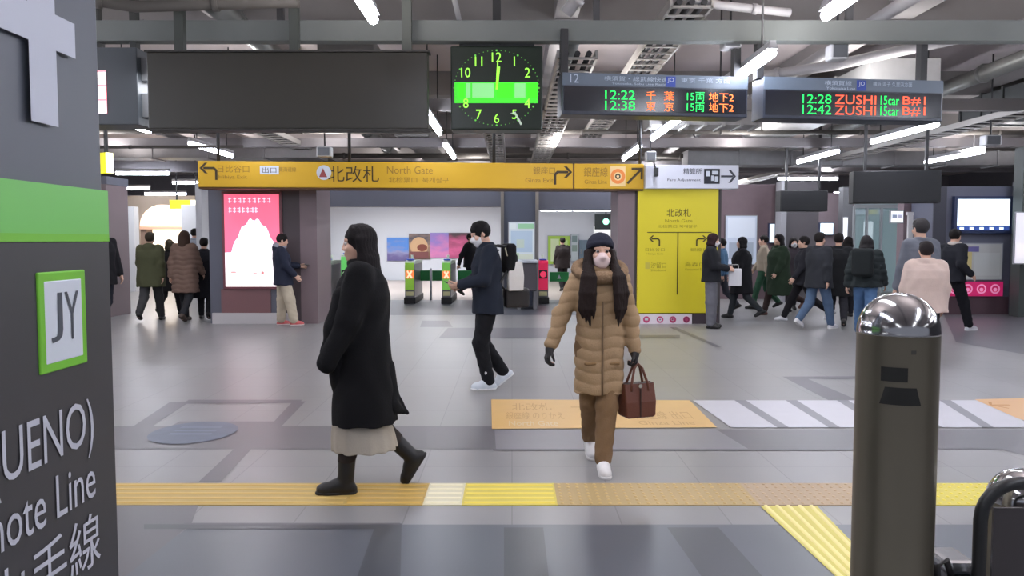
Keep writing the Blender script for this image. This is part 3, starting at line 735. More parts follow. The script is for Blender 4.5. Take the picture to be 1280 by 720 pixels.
# ---- departure boards
LG = mat((30,230,90), emit=1.3, ecol=(20,235,90)); LO = mat((250,120,50), emit=1.3, ecol=(255,112,40)); LR = mat((250,90,60), emit=1.3, ecol=(255,84,50))
def dep(label, x0, x1, ytl, ytr, ybl, ybr, d0, d1, cols, head):
    A = at(x0, ytl, d0); B = at(x1, ytr, d1); L = math.hypot(B.x-A.x, B.y-A.y); rz = math.atan2(B.y-A.y, B.x-A.x)
    zb, zt = (Z(ybl,d0)+Z(ybr,d1))/2, (A.z+B.z)/2
    o = board('departure_board', label, 'departure board', (A.x, A.y, 0), rz, 'departure boards'); H = zt-zb
    MB().box((0,0,zb),(L,.32,zt)).build('case', mat((38,44,58), rough=.35), o, bevel=.01)
    MB().box((0.0,-.008,zt-.3*H),(L,0,zt)).build('header', mat((92,104,118), rough=.4), o)
    MB().box((.02,-.006,zb+.04),(L-.02,0,zt-.33*H)).build('led_screen', mat((14,17,27), rough=.2), o)
    m = MB()
    for t, a, b, v0, v1 in head: letters(m, t, a*L, zt-H*.3*(1-v0), b*L, zt-H*.3*(1-v1), -.012)
    m.build('header_lettering', mat((176,190,206), rough=.5), o)
    m = MB(); bx = cols['blue']*L; m.box((bx-.055,-.014,zt-.29*H),(bx+.055,-.005,zt-.04*H)); letters(m, 'JO', bx-.035, zt-.2*H, bx+.035, zt-.07*H, -.016, 1)
    m.build('line_symbol', [mat((30,60,150), rough=.4), PALE], o)
    y1_, y0_ = zb+.37*H, zb+.12*H
    for t1, t2, a, b, mt in cols['led']:
        m = MB(); letters(m, t1, a*L, zb+.38*H, b*L, zb+.6*H, -.010); letters(m, t2, a*L, zb+.12*H, b*L, zb+.345*H, -.010); m.build('led_text', mt, o)
    for e in cols['posts']: MB().box((e*L-.04,.1,zt),(e*L+.04,.2,3.86)).build('hanger', DARK, o)
    return o
dep('hanging departure board with two Chinese-character rows, right beside the clock', 703, 935, 90, 97, 141, 149, 8.8, 9.05,
    dict(blue=.575, posts=(.02,.96), led=[('12:22','12:38',.225,.385,LG),('千','東',.445,.495,LO),('葉','京',.54,.595,LO),('15両','15両',.665,.76,LG),('地下2','地下2',.785,.92,LO)]),
    [('12',.04,.085,.2,.9),('横須賀・総武線快速',.22,.56,.42,.8),('Yokosuka, Sobu Line Rapid',.26,.55,.08,.3),('東京 千葉 方面',.63,.9,.42,.8)])
dep('hanging departure board reading ZUSHI, to the right of the first board', 955, 1179, 97, 100, 148, 152, 9.0, 9.25,
    dict(blue=.535, posts=(.0,.92), led=[('12:28','12:42',.21,.37,LG),('ZUSHI','ZUSHI',.39,.62,LR),('15car','15car',.645,.75,LG),('B#1','B#1',.77,.9,LR)]),
    [('横須賀線',.33,.48,.42,.8),('横浜 逗子 久里浜方面',.6,.82,.42,.8),('Yokosuka Line',.34,.5,.08,.3)])
# ---- blank dark board and the sign behind the near pillar
bb = board('blank_board', 'large blank dark brown board hanging left of the clock', 'board', (X(190,8.6), 8.6, 0))
bw = X(536,8.6)-X(190,8.6); zb, zt = Z(161,8.6), Z(65,8.6)
MB().box((0,0,zb),(bw,.16,zt)).build('panel', mat((50,48,41), rough=.42, var=.1, vscale=1.5), bb, bevel=.01)
MB().box((-.02,-.012,zb-.02),(bw+.02,.17,zb)).box((-.02,-.012,zt),(bw+.02,.17,zt+.02)).build('frame', mat((54,52,50)), bb)
for u in (.33, 1.55, 2.75): MB().box((u-.05,.04,zt),(u+.05,.12,4.75)).build('hanger', mat((66,70,66)), bb)
eb = board('led_sign', 'dark hanging sign box with a glowing red and white strip beside the pillar', 'sign', (X(95,8.9), 8.9, 0))
zb, zt = Z(156,8.9), Z(59,8.9); w = X(178,8.9)-X(95,8.9)
MB().box((0,0,zb),(w,.4,zt)).build('case', mat((66,72,78), rough=.45), eb, bevel=.01)
MB().box((w,.1,zb+.5),(w+.1,.3,zb+.75)).box((w,.1,zb+.1),(w+.1,.3,zb+.36)).build('bracket', mat((150,152,156)), eb)
m = MB(); u0, u1 = X(122,8.9)-X(95,8.9), X(140,8.9)-X(95,8.9); rect(m, u0, Z(142,8.9), u1, Z(88,8.9), -.006)
for i in range(3):
    z = Z(90+18*i,8.9); rect(m, u0+.014, z-.135, u1-.006, z-.004, -.009, 1); rect(m, u0+.04, z-.08, u1-.05, z-.07, -.011, 0)
m.build('lit_strip', [mat((240,120,130), emit=1.2, ecol=(250,150,160)), mat((255,240,242), emit=2.2, ecol=(255,240,244))], eb)
for u in (.2, .62): MB().box((u,.1,zt),(u+.07,.2,4.75)).build('hanger', mat((58,60,58)), eb)

# ---- yellow beam sign, white sign
A = at(247,200,14.1); B = at(805,206,14.7); L = math.hypot(B.x-A.x, B.y-A.y); rz = math.atan2(B.y-A.y, B.x-A.x)
zt, zb = (A.z+B.z)/2, (Z(234,14.1)+Z(236,14.7))/2; H = zt-zb
YEL = mat((196,154,26), rough=.5, emit=.06, ecol=(214,164,20), var=.06, vscale=1.5); INK = mat((58,44,20), rough=.5); FAINT = mat((142,108,30), rough=.5)
o = board('beam_sign', 'long yellow overhead sign beam for the north ticket gate', 'sign', (A.x,A.y,0), rz)
U = lambda x: (x-247)/558*L
MB().box((0,0,zb),(U(713),.45,zt)).build('panel', YEL, o, bevel=.008); MB().box((U(715),0,zb),(L,.45,zt)).build('panel', YEL, o, bevel=.008)
MB().box((U(713),.01,zb),(U(715),.44,zt)).box((0,.02,zb-.03),(L,.43,zb),0).build('frame', mat((92,62,30)), o)
V = lambda f: zb+H*f
m = MB(); arrow(m, 'turn_left', U(260), V(.6), .3); letters(m, '北改札', U(405), V(.22), U(468), V(.84))
arrow(m, 'turn_right', U(700), V(.52), .33); arrow(m, 'up_right', U(793), V(.52), .3)
m.build('lettering', INK, o)
m = MB(); letters(m, '日比谷口', U(271), V(.56), U(309), V(.84)); letters(m, 'Hibiya Exit', U(272), V(.28), U(306), V(.46)); letters(m, 'North Gate', U(478), V(.55), U(535), V(.85)); letters(m, '北检票口  북개찰구', U(480), V(.2), U(555), V(.42))
letters(m, '銀座口', U(662), V(.56), U(690), V(.86)); letters(m, 'Ginza Exit', U(652), V(.24), U(688), V(.42)); letters(m, '銀座線', U(727), V(.48), U(758), V(.86)); letters(m, 'Ginza Line', U(728), V(.2), U(757), V(.36)); letters(m, '東海道線', U(345), V(.6), U(366), V(.78))
m.build('small_lettering', FAINT, o)
m = MB(); m.box((U(322),-.008,V(.5)),(U(345),0,V(.82))); letters(m, '出口', U(325), V(.55), U(342), V(.77), -.011, 1); m.build('exit_badge', [PALE, INK], o)
m = MB(); disc(m, U(400), V(.58), .13, -.006, 0); m.add([(U(394),-.008,V(.4)),(U(404),-.008,V(.4)),(U(399),-.008,V(.75))], [(0,1,2)], 1); m.build('round_badge', [PALE, mat((150,70,70))], o)
m = MB(); rect(m, U(761), V(.1), U(781), V(.9), -.005, 2); disc(m, U(771), V(.5), .135, -.008, 0, .075); disc(m, U(771), V(.5), .05, -.008, 1, .025); m.build('round_badge', [mat((222,130,60)), INK, mat((226,196,140))], o)
for u in (.3, 2.6, 5.2, 7.9): MB().tube([(u,.2,zt),(u,.2,4.75)], .03, n=8).build('hanger', DARK, o)
A = at(806,206,14.6); B = at(918,206,14.9); L2 = B.x-A.x
o = board('white_sign', 'white overhead sign with black arrow and pictogram, joined to the yellow beam', 'sign', (A.x+.02,A.y,0), .04)
zt2, zb2 = Z(206,14.6), Z(235.5,14.6); H2 = zt2-zb2; U = lambda x: (x-806)/112*L2; V = lambda f: zb2+H2*f
MB().box((0,0,zb2),(L2,.4,zt2)).build('panel', mat((196,198,210), rough=.5, emit=.12), o, bevel=.008)
m = MB(); arrow(m, 'right', U(905), V(.52), .26); letters(m, '精算所', U(851), V(.6), U(873), V(.86)); letters(m, 'Fare Adjustment', U(832), V(.28), U(872), V(.42)); m.build('lettering', mat((60,62,74)), o)
m = MB(); rect(m, U(876), V(.2), U(895), V(.84), -.005, 0)
for a, b, c, d in ((.12,.5,.36,.85),(.5,.62,.9,.86),(.45,.2,.62,.55),(.68,.15,.9,.5)): rect(m, U(876+19*a), V(.2+.64*b), U(876+19*c), V(.2+.64*d), -.008, 1)
m.build('pictogram', [mat((38,40,50)), PALE], o)
m = MB().box((U(815),-.16,V(.5)),(U(819),-.02,V(.85))).tube([(U(816),-.1,V(.85)),(U(813),-.1,V(1.2))], .015); m.build('camera', DARK, o)
# ---- yellow panel on the pier under the white sign
dY = 14.8; A = at(797,237,dY); w = X(897,dY)-X(797,dY); zt, zb = Z(236,dY), Z(391,dY)
struct(MB().box((X(793,dY),dY+.02,0),(X(901,dY),dY+.7,2.56)).build('column', mat((70,66,72), rough=.5)))
o = board('gate_sign', 'tall yellow wall panel with two arrows under the white sign', 'sign', (A.x,dY,0))
MB().box((0,-.05,zb),(w,.015,zt)).build('panel', mat((200,186,40), rough=.45, emit=.12, ecol=(220,205,30)), o, bevel=.006)
U = lambda x: X(x,dY)-A.x; V = lambda y: Z(y,dY); ink = mat((70,62,14)); fy = mat((150,138,24))
m = MB(); letters(m, '北改札', U(832), V(271), U(862), V(261), -.054); rect(m, U(808), V(291), U(888), V(290), -.054); rect(m, U(845.5), V(368), U(847), V(291), -.054); arrow(m, 'turn_left', U(817.5), V(301), .2, -.054); arrow(m, 'turn_right', U(875.5), V(301), .2, -.054); m.build('lettering', ink, o)
m = MB()
for t, a, b, c, d in (('North Gate',830,278,864,274),('北检票口 북개찰구',821,285,870,281),('日比谷口',806,314,830,310),('Hibiya Exit',807,319,828,316),('汐留口',813,335,832,328),('Shiodome',813,339,832,336.5),('銀座口',862,314,884,310),('烏森口',855,333,880,328),('Karasumori Exit',856,338,880,335)): letters(m, t, U(a), V(b), U(c), V(d), -.053)
m.build('small_lettering', fy, o)
m = MB(); rect(m, U(806), V(336), U(811.5), V(328), -.053); m.build('badge', mat((190,176,70)), o)
o = board('icon_strip', 'white strip with four pink round icons under the yellow panel', 'sign', (A.x,dY,0))
MB().box((-.03,-.06,V(405)),(U(865),.015,V(392.5))).build('panel', mat((206,196,206), rough=.4, emit=.15), o)
for i, x in enumerate((808,825,841,858)):
    m = MB(); disc(m, U(x), V(399), .062, -.065, 0, n=20); 
    if i == 0: rect(m, U(x)-.03, V(400), U(x)+.03, V(397.5), -.068, 1)
    elif i == 1: disc(m, U(x), V(399), .035, -.068, 1, .015, 14)
    elif i == 2: disc(m, U(x)-.005, V(398.6), .03, -.068, 1, .02, 14)
    else: disc(m, U(x), V(399), .05, -.068, 2, .03, 14)
    m.build('icon', [mat((196,70,116)), PALE, mat((140,50,90))], o)
MB().box((U(866),-.055,0),(U(897),.015,V(392)),0).box((-.03,-.055,0),(U(866),.015,V(405)),0).build('plinth', mat((66,54,62)), o)
# ---- lit poster on the left pier
o = board('light_box_poster', 'glowing pink and white poster on the left pier', 'poster', (X(283,D0),D0,0)); w = X(351,D0)-X(283,D0); zt, zb = Z(243,D0), Z(358,D0); hh = zt-zb
MB().box((-.05,-.05,zb-.05),(w+.05,0,zt+.05)).build('frame', mat((120,70,78), rough=.4), o, bevel=.006)
PK = mat((240,110,140), emit=.85, ecol=(244,106,138)); PW = mat((250,244,248), emit=1.15, ecol=(255,246,250)); PP = mat((250,190,205), emit=1.0, ecol=(252,190,206))
MB().box((0,-.058,zb),(w,-.05,zt)).build('sheet', PK, o)
m = MB(); pts = [(0,0),(w,0),(w,.37*hh)]
for i in range(25):
    t = i/24; pts.append((w*(1-t)*.9+.05*w*(1-t), hh*(.37+.36*sin(pi*min(1,t*1.15))**.8+.02*sin(t*40)) if t < .87 else hh*.37))
pts.append((0,.36*hh)); m.add([(u,-.060,zb+v) for u, v in pts], [tuple(range(len(pts)))], 0); m.build('white_figure', PW, o)
m = MB()
for r_, (n_, x1_) in enumerate(((9,.88),(7,.64))):          # two blurred headline rows: short brush blocks
    for i in range(n_):
        u = w*(.08+(x1_-.08)*i/n_); v = zt-(.065+.105*r_)*hh
        rect(m, u, v-.035, u+w*.06, v-.018, -.061); rect(m, u+.01+.012*(i % 3), v-.05, u+.03+.012*(i % 3), v+.05, -.061); rect(m, u, v+.02, u+w*.055, v+.036, -.061)
m.build('headline', PP, o)
m = MB(); disc(m, w*.68, zb+.15*hh, .03, -.062); rect(m, w*.1, zb+.15*hh, w*.2, zb+.165*hh, -.062); rect(m, w*.5, zb+.14*hh, w*.58, zb+.15*hh, -.062); m.build('small_mark', mat((236,150,150), emit=.6), o)
# ------------------------------------------------------------------ ticket gates in the inner hall
def gate(label, x, d, w, face, top, disp, group='ticket gates', length=1.7, hgt=1.06, dcol=None):
    o = thing('ticket_gate', label, 'ticket gate', (X(x,d), d, 0), 0, group)
    MB().box((-w/2,0,.12),(w/2,length,hgt-.1)).build('body', mat((118,118,122), rough=.35, metal=.3), o, bevel=.02)
    MB().prism([(0,hgt-.1),(length,hgt-.1),(length,hgt-.03),(.32,hgt),(.05,hgt-.02)], -w/2, w/2, 'x').build('top_cover', top, o, bevel=.01)
    MB().box((-w/2+.01,-.02,.34),(w/2-.01,0,hgt-.06)).build('front_panel', face, o, bevel=.006)
    MB().box((-w/2-.02,-.05,0),(w/2+.02,length+.05,.16)).build('foot', mat((24,24,26), rough=.5), o, bevel=.015)
    MB().box((-w/2+.03,-.03,.2),(w/2-.03,0,.3)).build('lower_panel', mat((200,196,150), rough=.5), o)
    m = MB(); m.box((-w*.4,-.03,.62),(w*.4,-.018,.62+w*.8)); s = w*.3; cz = .62+w*.4
    if disp == 'x':
        for e in (-1,1): m.add([(-s,-.032,cz-e*s),(-s+.03,-.032,cz-e*s-e*.03),(s,-.032,cz+e*s),(s-.03,-.032,cz+e*s+e*.03)], [(0,1,2,3)], 1)
    else: disc(m, 0, cz, s, -.032, 1)
    m.build('display', [mat((30,34,40), rough=.3) if disp != 'x' else mat((250,110,60), emit=1.0), dcol or mat((255,180,150), emit=1.3)], o)
    MB().box((-w*.35,.1,hgt-.0),(w*.35,.34,hgt+.03)).build('card_reader', mat((60,90,190), rough=.3, emit=.15), o, bevel=.006)
    MB().tube([(0,.5,hgt-.04),(0,.5,hgt+.12)], .03).build('beacon', mat((200,214,200), rough=.3, emit=.2), o)
    return o
LGN = mat((140,214,96), rough=.4, emit=.18, ecol=(120,220,90)); PGN = mat((206,222,204), rough=.4)
gate('ticket gate with a round green light, at the left end of the gate line', 409, 19.4, .14, mat((52,64,74), rough=.4), PGN, 'o', dcol=mat((80,240,70), emit=1.6))
gate('ticket gate with a tall bright green end panel, beside the woman in black', 432, 19.7, .24, mat((120,220,120), rough=.4, emit=.3, ecol=(110,225,110)), PGN, 'o', hgt=1.2, dcol=mat((200,240,190), emit=.6))
gate('ticket gate with an orange cross light and yellow foot panel, below the mural', 512, 19.4, .24, mat((150,206,70), rough=.4, emit=.15), PGN, 'x')
gate('slim ticket gate with an orange cross light, in front of the man on his phone', 558, 19.4, .22, LGN, PGN, 'x')
PINK = mat((226,44,92), rough=.4, emit=.25, ecol=(236,40,90))
gate('ticket gate with a bright pink end, right of the gate post', 679, 19.4, .25, PINK, PINK, 'o', dcol=mat((240,60,100), emit=.5))
o = thing('ticket_gate', 'broad grey ticket gate cabinet beside the pink gate end', 'ticket gate', (X(659,17.7),17.7,0), 0, 'ticket gates')
MB().box((-.22,0,.42),(.22,.9,1.04)).build('body', mat((92,88,94), rough=.5), o, bevel=.02); MB().box((-.24,-.02,1.04),(.24,.9,1.1)).build('top_cover', PALE, o, bevel=.015)
for e in (-.18,.18): MB().box((e-.04,.1,0),(e+.04,.8,.42)).build('leg', mat((130,130,134), rough=.4), o)
def flap(label, x0, x1, y0, y1, d):
    o = thing('gate_flap', label, 'gate flap', (X(x0,d), d, 0), 0, 'green gate flaps')
    w = X(x1,d)-X(x0,d); MB().box((0,0,Z(y1,d)),(w,.05,Z(y0,d))).build('flap', mat((36,140,72), rough=.45), o, bevel=.01)
    MB().tube([(w+.03,.02,0),(w+.03,.02,Z(y0,d)+.05)], .025).build('post', PALE, o)
flap('green gate flap right of the gate with the yellow foot panel', 524, 537, 338, 351, 20.6)
flap('green gate flap with a white post, left of the slim gate', 540, 552, 338, 351, 20.6)
flap('green gate flap right of the slim gate with the orange light', 572, 594, 338, 351, 20.6)
flap('green gate flap with a white arrow mark, right of the pink gate', 687, 711, 340, 352, 20.6)
m = MB(); a = at(699,346,20.58); m.add([(a.x-.05,a.y,a.z-.05),(a.x+.05,a.y,a.z-.05),(a.x,a.y,a.z+.06)], [(0,1,2)])
tag(m.build('arrow_sticker', PALE), 'white arrow sticker on the green flap right of the pink gate', 'sticker')
# mural on the hall wall: three generic landscape panels
def mural(name, label, x0, x1, y0, y1, stops, scale, seed, d=30.94):
    m = bpy.data.materials.new('printed picture'); m.use_nodes = True; nt = m.node_tree; b = nt.nodes['Principled BSDF']
    tc = nt.nodes.new('ShaderNodeTexCoord'); mp = nt.nodes.new('ShaderNodeMapping'); mp.inputs['Scale'].default_value = (scale, 1, scale*2.5); mp.inputs['Location'].default_value = (seed, seed, 0)
    n = nt.nodes.new('ShaderNodeTexNoise'); n.inputs['Scale'].default_value = 1; n.inputs['Detail'].default_value = 5
    sx = nt.nodes.new('ShaderNodeSeparateXYZ'); ma = nt.nodes.new('ShaderNodeMath'); ma.operation = 'MULTIPLY_ADD'; ma.inputs[1].default_value = .55
    r = nt.nodes.new('ShaderNodeValToRGB'); el = r.color_ramp.elements
    while len(el) > 1: el.remove(el[0])
    for i, (p, c) in enumerate(stops):
        e = el[0] if i == 0 else el.new(p); e.position = p; e.color = lin(c)+(1,)
    nt.links.new(tc.outputs['Generated'], sx.inputs[0]); nt.links.new(tc.outputs['Object'], mp.inputs[0]); nt.links.new(mp.outputs[0], n.inputs['Vector'])
    nt.links.new(sx.outputs['Z'], ma.inputs[0]); nt.links.new(n.outputs['Fac'], ma.inputs[2]); 
    mr = nt.nodes.new('ShaderNodeMapRange'); mr.inputs['From Min'].default_value = .3; mr.inputs['From Max'].default_value = 1.25
    nt.links.new(ma.outputs[0], mr.inputs[0]); nt.links.new(mr.outputs[0], r.inputs[0]); nt.links.new(r.outputs[0], b.inputs['Base Color']); b.inputs['Roughness'].default_value = .5
    o = tag(MB().box((0,0,Z(y1,d)),(X(x1,d)-X(x0,d),.04,Z(y0,d))).build(name, m), label, 'poster', 'picture panels on the gate hall wall'); o.location = (X(x0,d),d,0)
    return o
mural('picture_panel', 'blue sky and ridge picture panel, leftmost on the gate hall wall', 484, 511, 297, 326, [(0,(60,70,120)),(.35,(110,100,150)),(.5,(150,150,190)),(.65,(90,140,215)),(1,(70,130,215))], .9, 3)
tp = mural('picture_panel', 'brown picture panel with a pale rounded form, second on the gate hall wall', 511.4, 538, 292, 324, [(0,(58,52,58)),(.3,(120,84,70)),(.55,(170,140,120)),(.8,(84,80,90)),(1,(46,50,60))], 1.2, 9)
mb = MB(); d = 30.92; c = Vector((X(524,d),d,Z(308,d)))
mb.add([(c.x+.34*cos(2*pi*k/24), d, c.z+.36*sin(2*pi*k/24)) for k in range(24)], [tuple(range(24))], 0); mb.add([(c.x+.12+.2*cos(2*pi*k/16), d-.005, c.z-.05+.14*sin(2*pi*k/16)) for k in range(16)], [tuple(range(16))], 1); mb.add([(c.x-.38, d-.006, c.z-.2),(c.x+.36, d-.006, c.z-.2),(c.x+.36, d-.006, c.z-.45),(c.x-.2, d-.006, c.z-.45)], [(0,1,2,3)], 2)
q = mb.build('printed_form', [mat((206,168,128)), mat((128,66,52)), mat((120,70,70))]); q.parent = tp; q.matrix_parent_inverse = Matrix.Translation(-Vector(tp.location))
mural('picture_panel', 'violet and pink picture panel, third on the gate hall wall', 538, 561, 291, 322, [(0,(180,120,170)),(.35,(214,128,178)),(.6,(150,120,190)),(1,(110,140,205))], 1.0, 5)
mural('picture_panel', 'deep pink picture panel beside the man in the dark suit', 561, 602, 291, 323, [(0,(128,44,78)),(.4,(206,92,140)),(.65,(150,66,100)),(.85,(72,52,60)),(1,(60,50,56))], 1.4, 15)
def poster(label, x0, x1, y0, y1, d, parts, frame=(150,152,158), name='wall_poster', emit=0.):
    o = thing(name, label, 'poster', (X(x0,d), d, Z(y1,d))); w, h_ = X(x1,d)-X(x0,d), Z(y0,d)-Z(y1,d)
    MB().box((-.02,0,-.02),(w+.02,.04,h_+.02)).build('frame', mat(frame), o)
    ms = []; m = MB()
    for i, (a, b, c, e, col) in enumerate(parts): rect(m, a*w, b*h_, c*w, e*h_, -.004-.0015*i, i); ms.append(mat(col, rough=.5, emit=emit))
    m.build('sheet', ms, o); return o
poster('pale map poster with a green heading on the dark gate post', 636, 668, 278, 331, 18.84, [(0,0,1,1,(206,216,222)),(.35,.85,.98,.97,(150,200,160)),(.05,.85,.28,.98,(214,224,226)),(.08,.3,.92,.8,(176,196,214)),(0,0,.4,.28,(186,208,180)),(.4,.05,.95,.25,(206,214,200)),(.3,.4,.6,.6,(190,204,196))], emit=.25)  # glow added to the sheet so the map shows brighter
poster('lime green notice poster on the inner hall wall, behind the passer-by in dark clothes', 685, 712, 295, 330, 30.9, [(0,0,1,1,(166,204,84)),(.12,.1,.5,.9,(210,226,180)),(.55,.5,.9,.85,(190,216,140))])
poster('small yellow and white notice on the hall wall beside the mauve pier', 398, 411, 289, 316, 30.9, [(0,0,1,1,(206,208,214)),(0,.72,1,1,(206,196,120)),(.05,.5,.9,.55,(128,128,128)),(.05,.3,.9,.35,(128,128,128)),(.05,.1,.7,.14,(150,150,150))])
poster('small pale notice sheets, right of the lime green poster', 714, 722, 293, 326, 30.9, [(0,0,1,1,(190,200,204)),(.1,.7,.9,.95,(120,140,140)),(.1,.35,.9,.6,(140,160,150))])
ex = thing('exit_sign', 'small lit green exit sign above the bright passage', 'sign', (X(757,30.5),30.5,Z(277,30.5)))
MB().box((-.42,-.02,-.3),(.3,.06,.28)).build('case', mat((52,60,60)), ex); m = MB(); disc(m, 0, 0, .12, -.03, 0); m.build('lit_face', mat((150,240,190), emit=2.5), ex)
MB().box((-.02,0,.28),(.02,.04,.5)).build('hanger', DARK, ex)
pf = thing('wall_panel', 'grey blue door panel left of the bright passage', 'door', (X(724,30.9),30.9,0)); MB().box((0,-.02,0),(.55,.06,Z(300,30.9))).build('leaf', mat((110,128,142)), pf); MB().box((.05,-.06,1.0),(.08,-.02,1.2)).build('handle', STEEL, pf)

# ------------------------------------------------------------------ left passage: shop with domed awning, yellow signs
dS = 27.
sh = thing('shop_kiosk', 'bright shop front under a pale domed awning at the end of the left passage', 'shop', (X(204,dS),dS,0)); w = X(232,dS)-X(204,dS)
m = MB(); n = 24; za, zb = Z(283,dS), Z(256,dS)
prof = [(w*cos(pi*k/n), za+(zb-za)*sin(pi*k/n)) for k in range(n+1)]
m.prism(prof, 0, .7, 'y'); m.build('awning', mat((250,226,206), rough=.6, emit=.55, ecol=(255,226,200)), sh)
MB().box((-w,-.03,za-.1),(w,.7,za)).build('awning_band', mat((196,160,140), emit=.1), sh)
MB().box((-w*.62,.3,0),(w*.75,.4,za-.1)).build('lit_interior', mat((255,244,226), emit=1.3, ecol=(255,240,214)), sh)
for e in (-1,.84): MB().box((e*w,.05,0),(e*w+.2,.5,za)).build('post', mat((130,110,100)), sh)
MB().box((-w*.6,-.1,0),(w*.7,.3,.95)).build('counter', mat((150,130,118)), sh, bevel=.01)
def ysign(label, x0, x1, y0, y1, d, split=.65):
    o = thing('passage_sign', label, 'sign', (X(x0,d),d,Z(y1,d))); w, h_ = X(x1,d)-X(x0,d), Z(y0,d)-Z(y1,d)
    MB().box((0,0,0),(w*split,.12,h_)).build('yellow_face', mat((226,214,40), emit=.75, ecol=(232,226,40)), o); MB().box((w*split,0,0),(w,.12,h_)).build('white_face', mat((250,248,230), emit=1.2), o)
    for u in (.2,.8): MB().box((w*u-.02,.04,h_),(w*u+.02,.08,4.75-Z(y1,d))).build('hanger', DARK, o)
    return o
o = ysign('small lit yellow sign right beside the near pillar', 117, 147, 192, 217, 12., 1.0); o.rotation_euler.z = -.5
ysign('lit yellow and white sign over the left passage, above the domed awning', 214, 254, 250, 261, 24.5)
# ------------------------------------------------------------------ right-hand hall
struct(MB().box((X(900,21),21,0),(X(984,21),21.4,3.0)).build('wall_brown', mat((118,100,106), rough=.6, var=.1)))
struct(MB().box((X(980,24),24,0),(X(1130,24),24.3,2.95)).build('wall_brown', mat((138,124,132), rough=.6, var=.1)))
for x0, x1, d, c in ((982,1022,20,(88,84,88)),(1052,1064,22,(96,98,104)),(1128,1166,17.5,(124,108,114))):
    struct(MB().box((X(x0,d),d,0),(X(x1,d),d+(.9 if d == 20 else .3),3.0 if d != 17.5 else 2.66)).build('column', mat(c, rough=.5, var=.08)))
struct(MB().box((X(975,19.8),19.8,0),(X(982,19.8),20.2,3.0)).build('trim_6', mat((150,150,156), rough=.4)))
poster('pale lit panel behind the crowd, right of the yellow panel', 907, 945, 270, 330, 20.95, [(0,0,1,1,(186,196,214)),(.05,.55,.95,.97,(206,214,228)),(.1,.1,.9,.45,(150,160,176))], name='light_board', emit=.25)
def screen(label, x0, x1, y0, y1, d, band=True, e=1.2):
    o = thing('screen', label, 'screen', (X(x0,d),d,Z(y1,d)), 0, None); w, h_ = X(x1,d)-X(x0,d), Z(y0,d)-Z(y1,d); f = .06*w
    MB().box((-f,-.02,-f),(w+f,.08,h_+f)).build('bezel', mat((50,60,92), rough=.35), o, bevel=.006)
    m = MB(); rect(m, 0, .14*h_ if band else 0, w, h_, -.024, 0)
    if band:
        rect(m, 0, 0, w, .14*h_, -.024, 1)
        for i in range(5): rect(m, w*(.05+.19*i), .03*h_, w*(.13+.19*i), .1*h_, -.026, 0)
    m.build('display', [mat((232,246,255), emit=e, ecol=(225,243,255)), mat((60,90,170), emit=.4)], o); return o
screen('small lit screen above the long dark green coat', 961, 979, 280, 303, 20.92, False, .75)
screen('small lit screen between two dark columns behind the crowd', 1024, 1040, 279, 293, 23.9, False, 1.0)
def dark_hang(label, x0, x1, y0, y1, d, rz, dep_=.35):
    o = thing('hanging_sign', label, 'sign', (X(x0,d),d,Z(y1,d)), rz, 'dark hanging sign boxes'); w, h_ = (X(x1,d)-X(x0,d))/max(.5,cos(rz)), Z(y0,d)-Z(y1,d)
    MB().box((0,0,0),(w,dep_,h_)).build('case', mat((40,41,43), rough=.5), o, bevel=.01); MB().box((.02,-.01,.02),(w-.02,0,h_-.02)).build('face', mat((30,31,34), rough=.35), o)
    for u in (.15,.85): MB().box((w*u-.025,.1,h_),(w*u+.025,.15,4.75-Z(y1,d))).build('hanger', DARK, o)
dark_hang('dark hanging sign box above the black coats, smaller of the two on the right', 974, 1033, 238, 264, 18.5, 0)
dark_hang('large slanting dark hanging sign box left of the information screen', 1064, 1164, 214, 254, 15.0, -.18)
# glazed shop front on the right
struct(MB().box((X(1064,24),23.6,0),(X(1130,24),23.9,2.9)).build('wall_shop', mat((176,190,196), rough=.6, var=.1, vscale=2)))
for i, (x0, x1) in enumerate(((1066,1080),(1082,1098),(1100,1122))):
    d = 22.8; g = MB().box((X(x0,d),d,.1),(X(x1,d),d+.04,2.45)).box((X(x0,d)-.02,d-.03,0),(X(x0,d)+.03,d+.06,2.5),1).box((X(x0,d),d-.02,2.45),(X(x1,d)+.05,d+.06,2.55),1)
    struct(g.build('window_%d' % (i+1), [mat((170,200,204), rough=.15, alpha=.45), mat((150,156,162), rough=.4)]))
poster('tall glowing white poster behind the shop glass on the right', 1078, 1090, 277, 302, 23.55, [(0,0,1,1,(225,236,245)),(.1,.1,.9,.25,(190,205,220))], name='lit_poster', emit=1.1)
poster('small glowing white sign above the pink coat, in the shop glass', 1112, 1127, 264, 278, 17.44, [(0,0,1,1,(240,242,246)),(.1,.35,.5,.7,(120,130,150)),(.58,.35,.9,.7,(150,150,170))], name='lit_sign', emit=.9)
poster('thin glowing vertical light panel beside the small screen column', 1053, 1058, 272, 312, 21.95, [(0,0,1,1,(236,238,246))], name='light_board', emit=1.0)
poster('yellow and white shop sign over the glass front', 1068, 1104, 262, 268, 23.58, [(0,0,1,1,(200,206,226)),(.4,.0,.75,1,(214,206,90))], name='shop_sign', emit=.3)
struct(MB().box((X(1132,17.4),17.38,Z(269,17.4)),(X(1166,17.4),17.45,Z(265,17.4))).box((X(1134,17.4),17.4,0),(X(1140,17.4),17.46,Z(267,17.4))).build('trim_7', mat((206,204,206), emit=.15)))
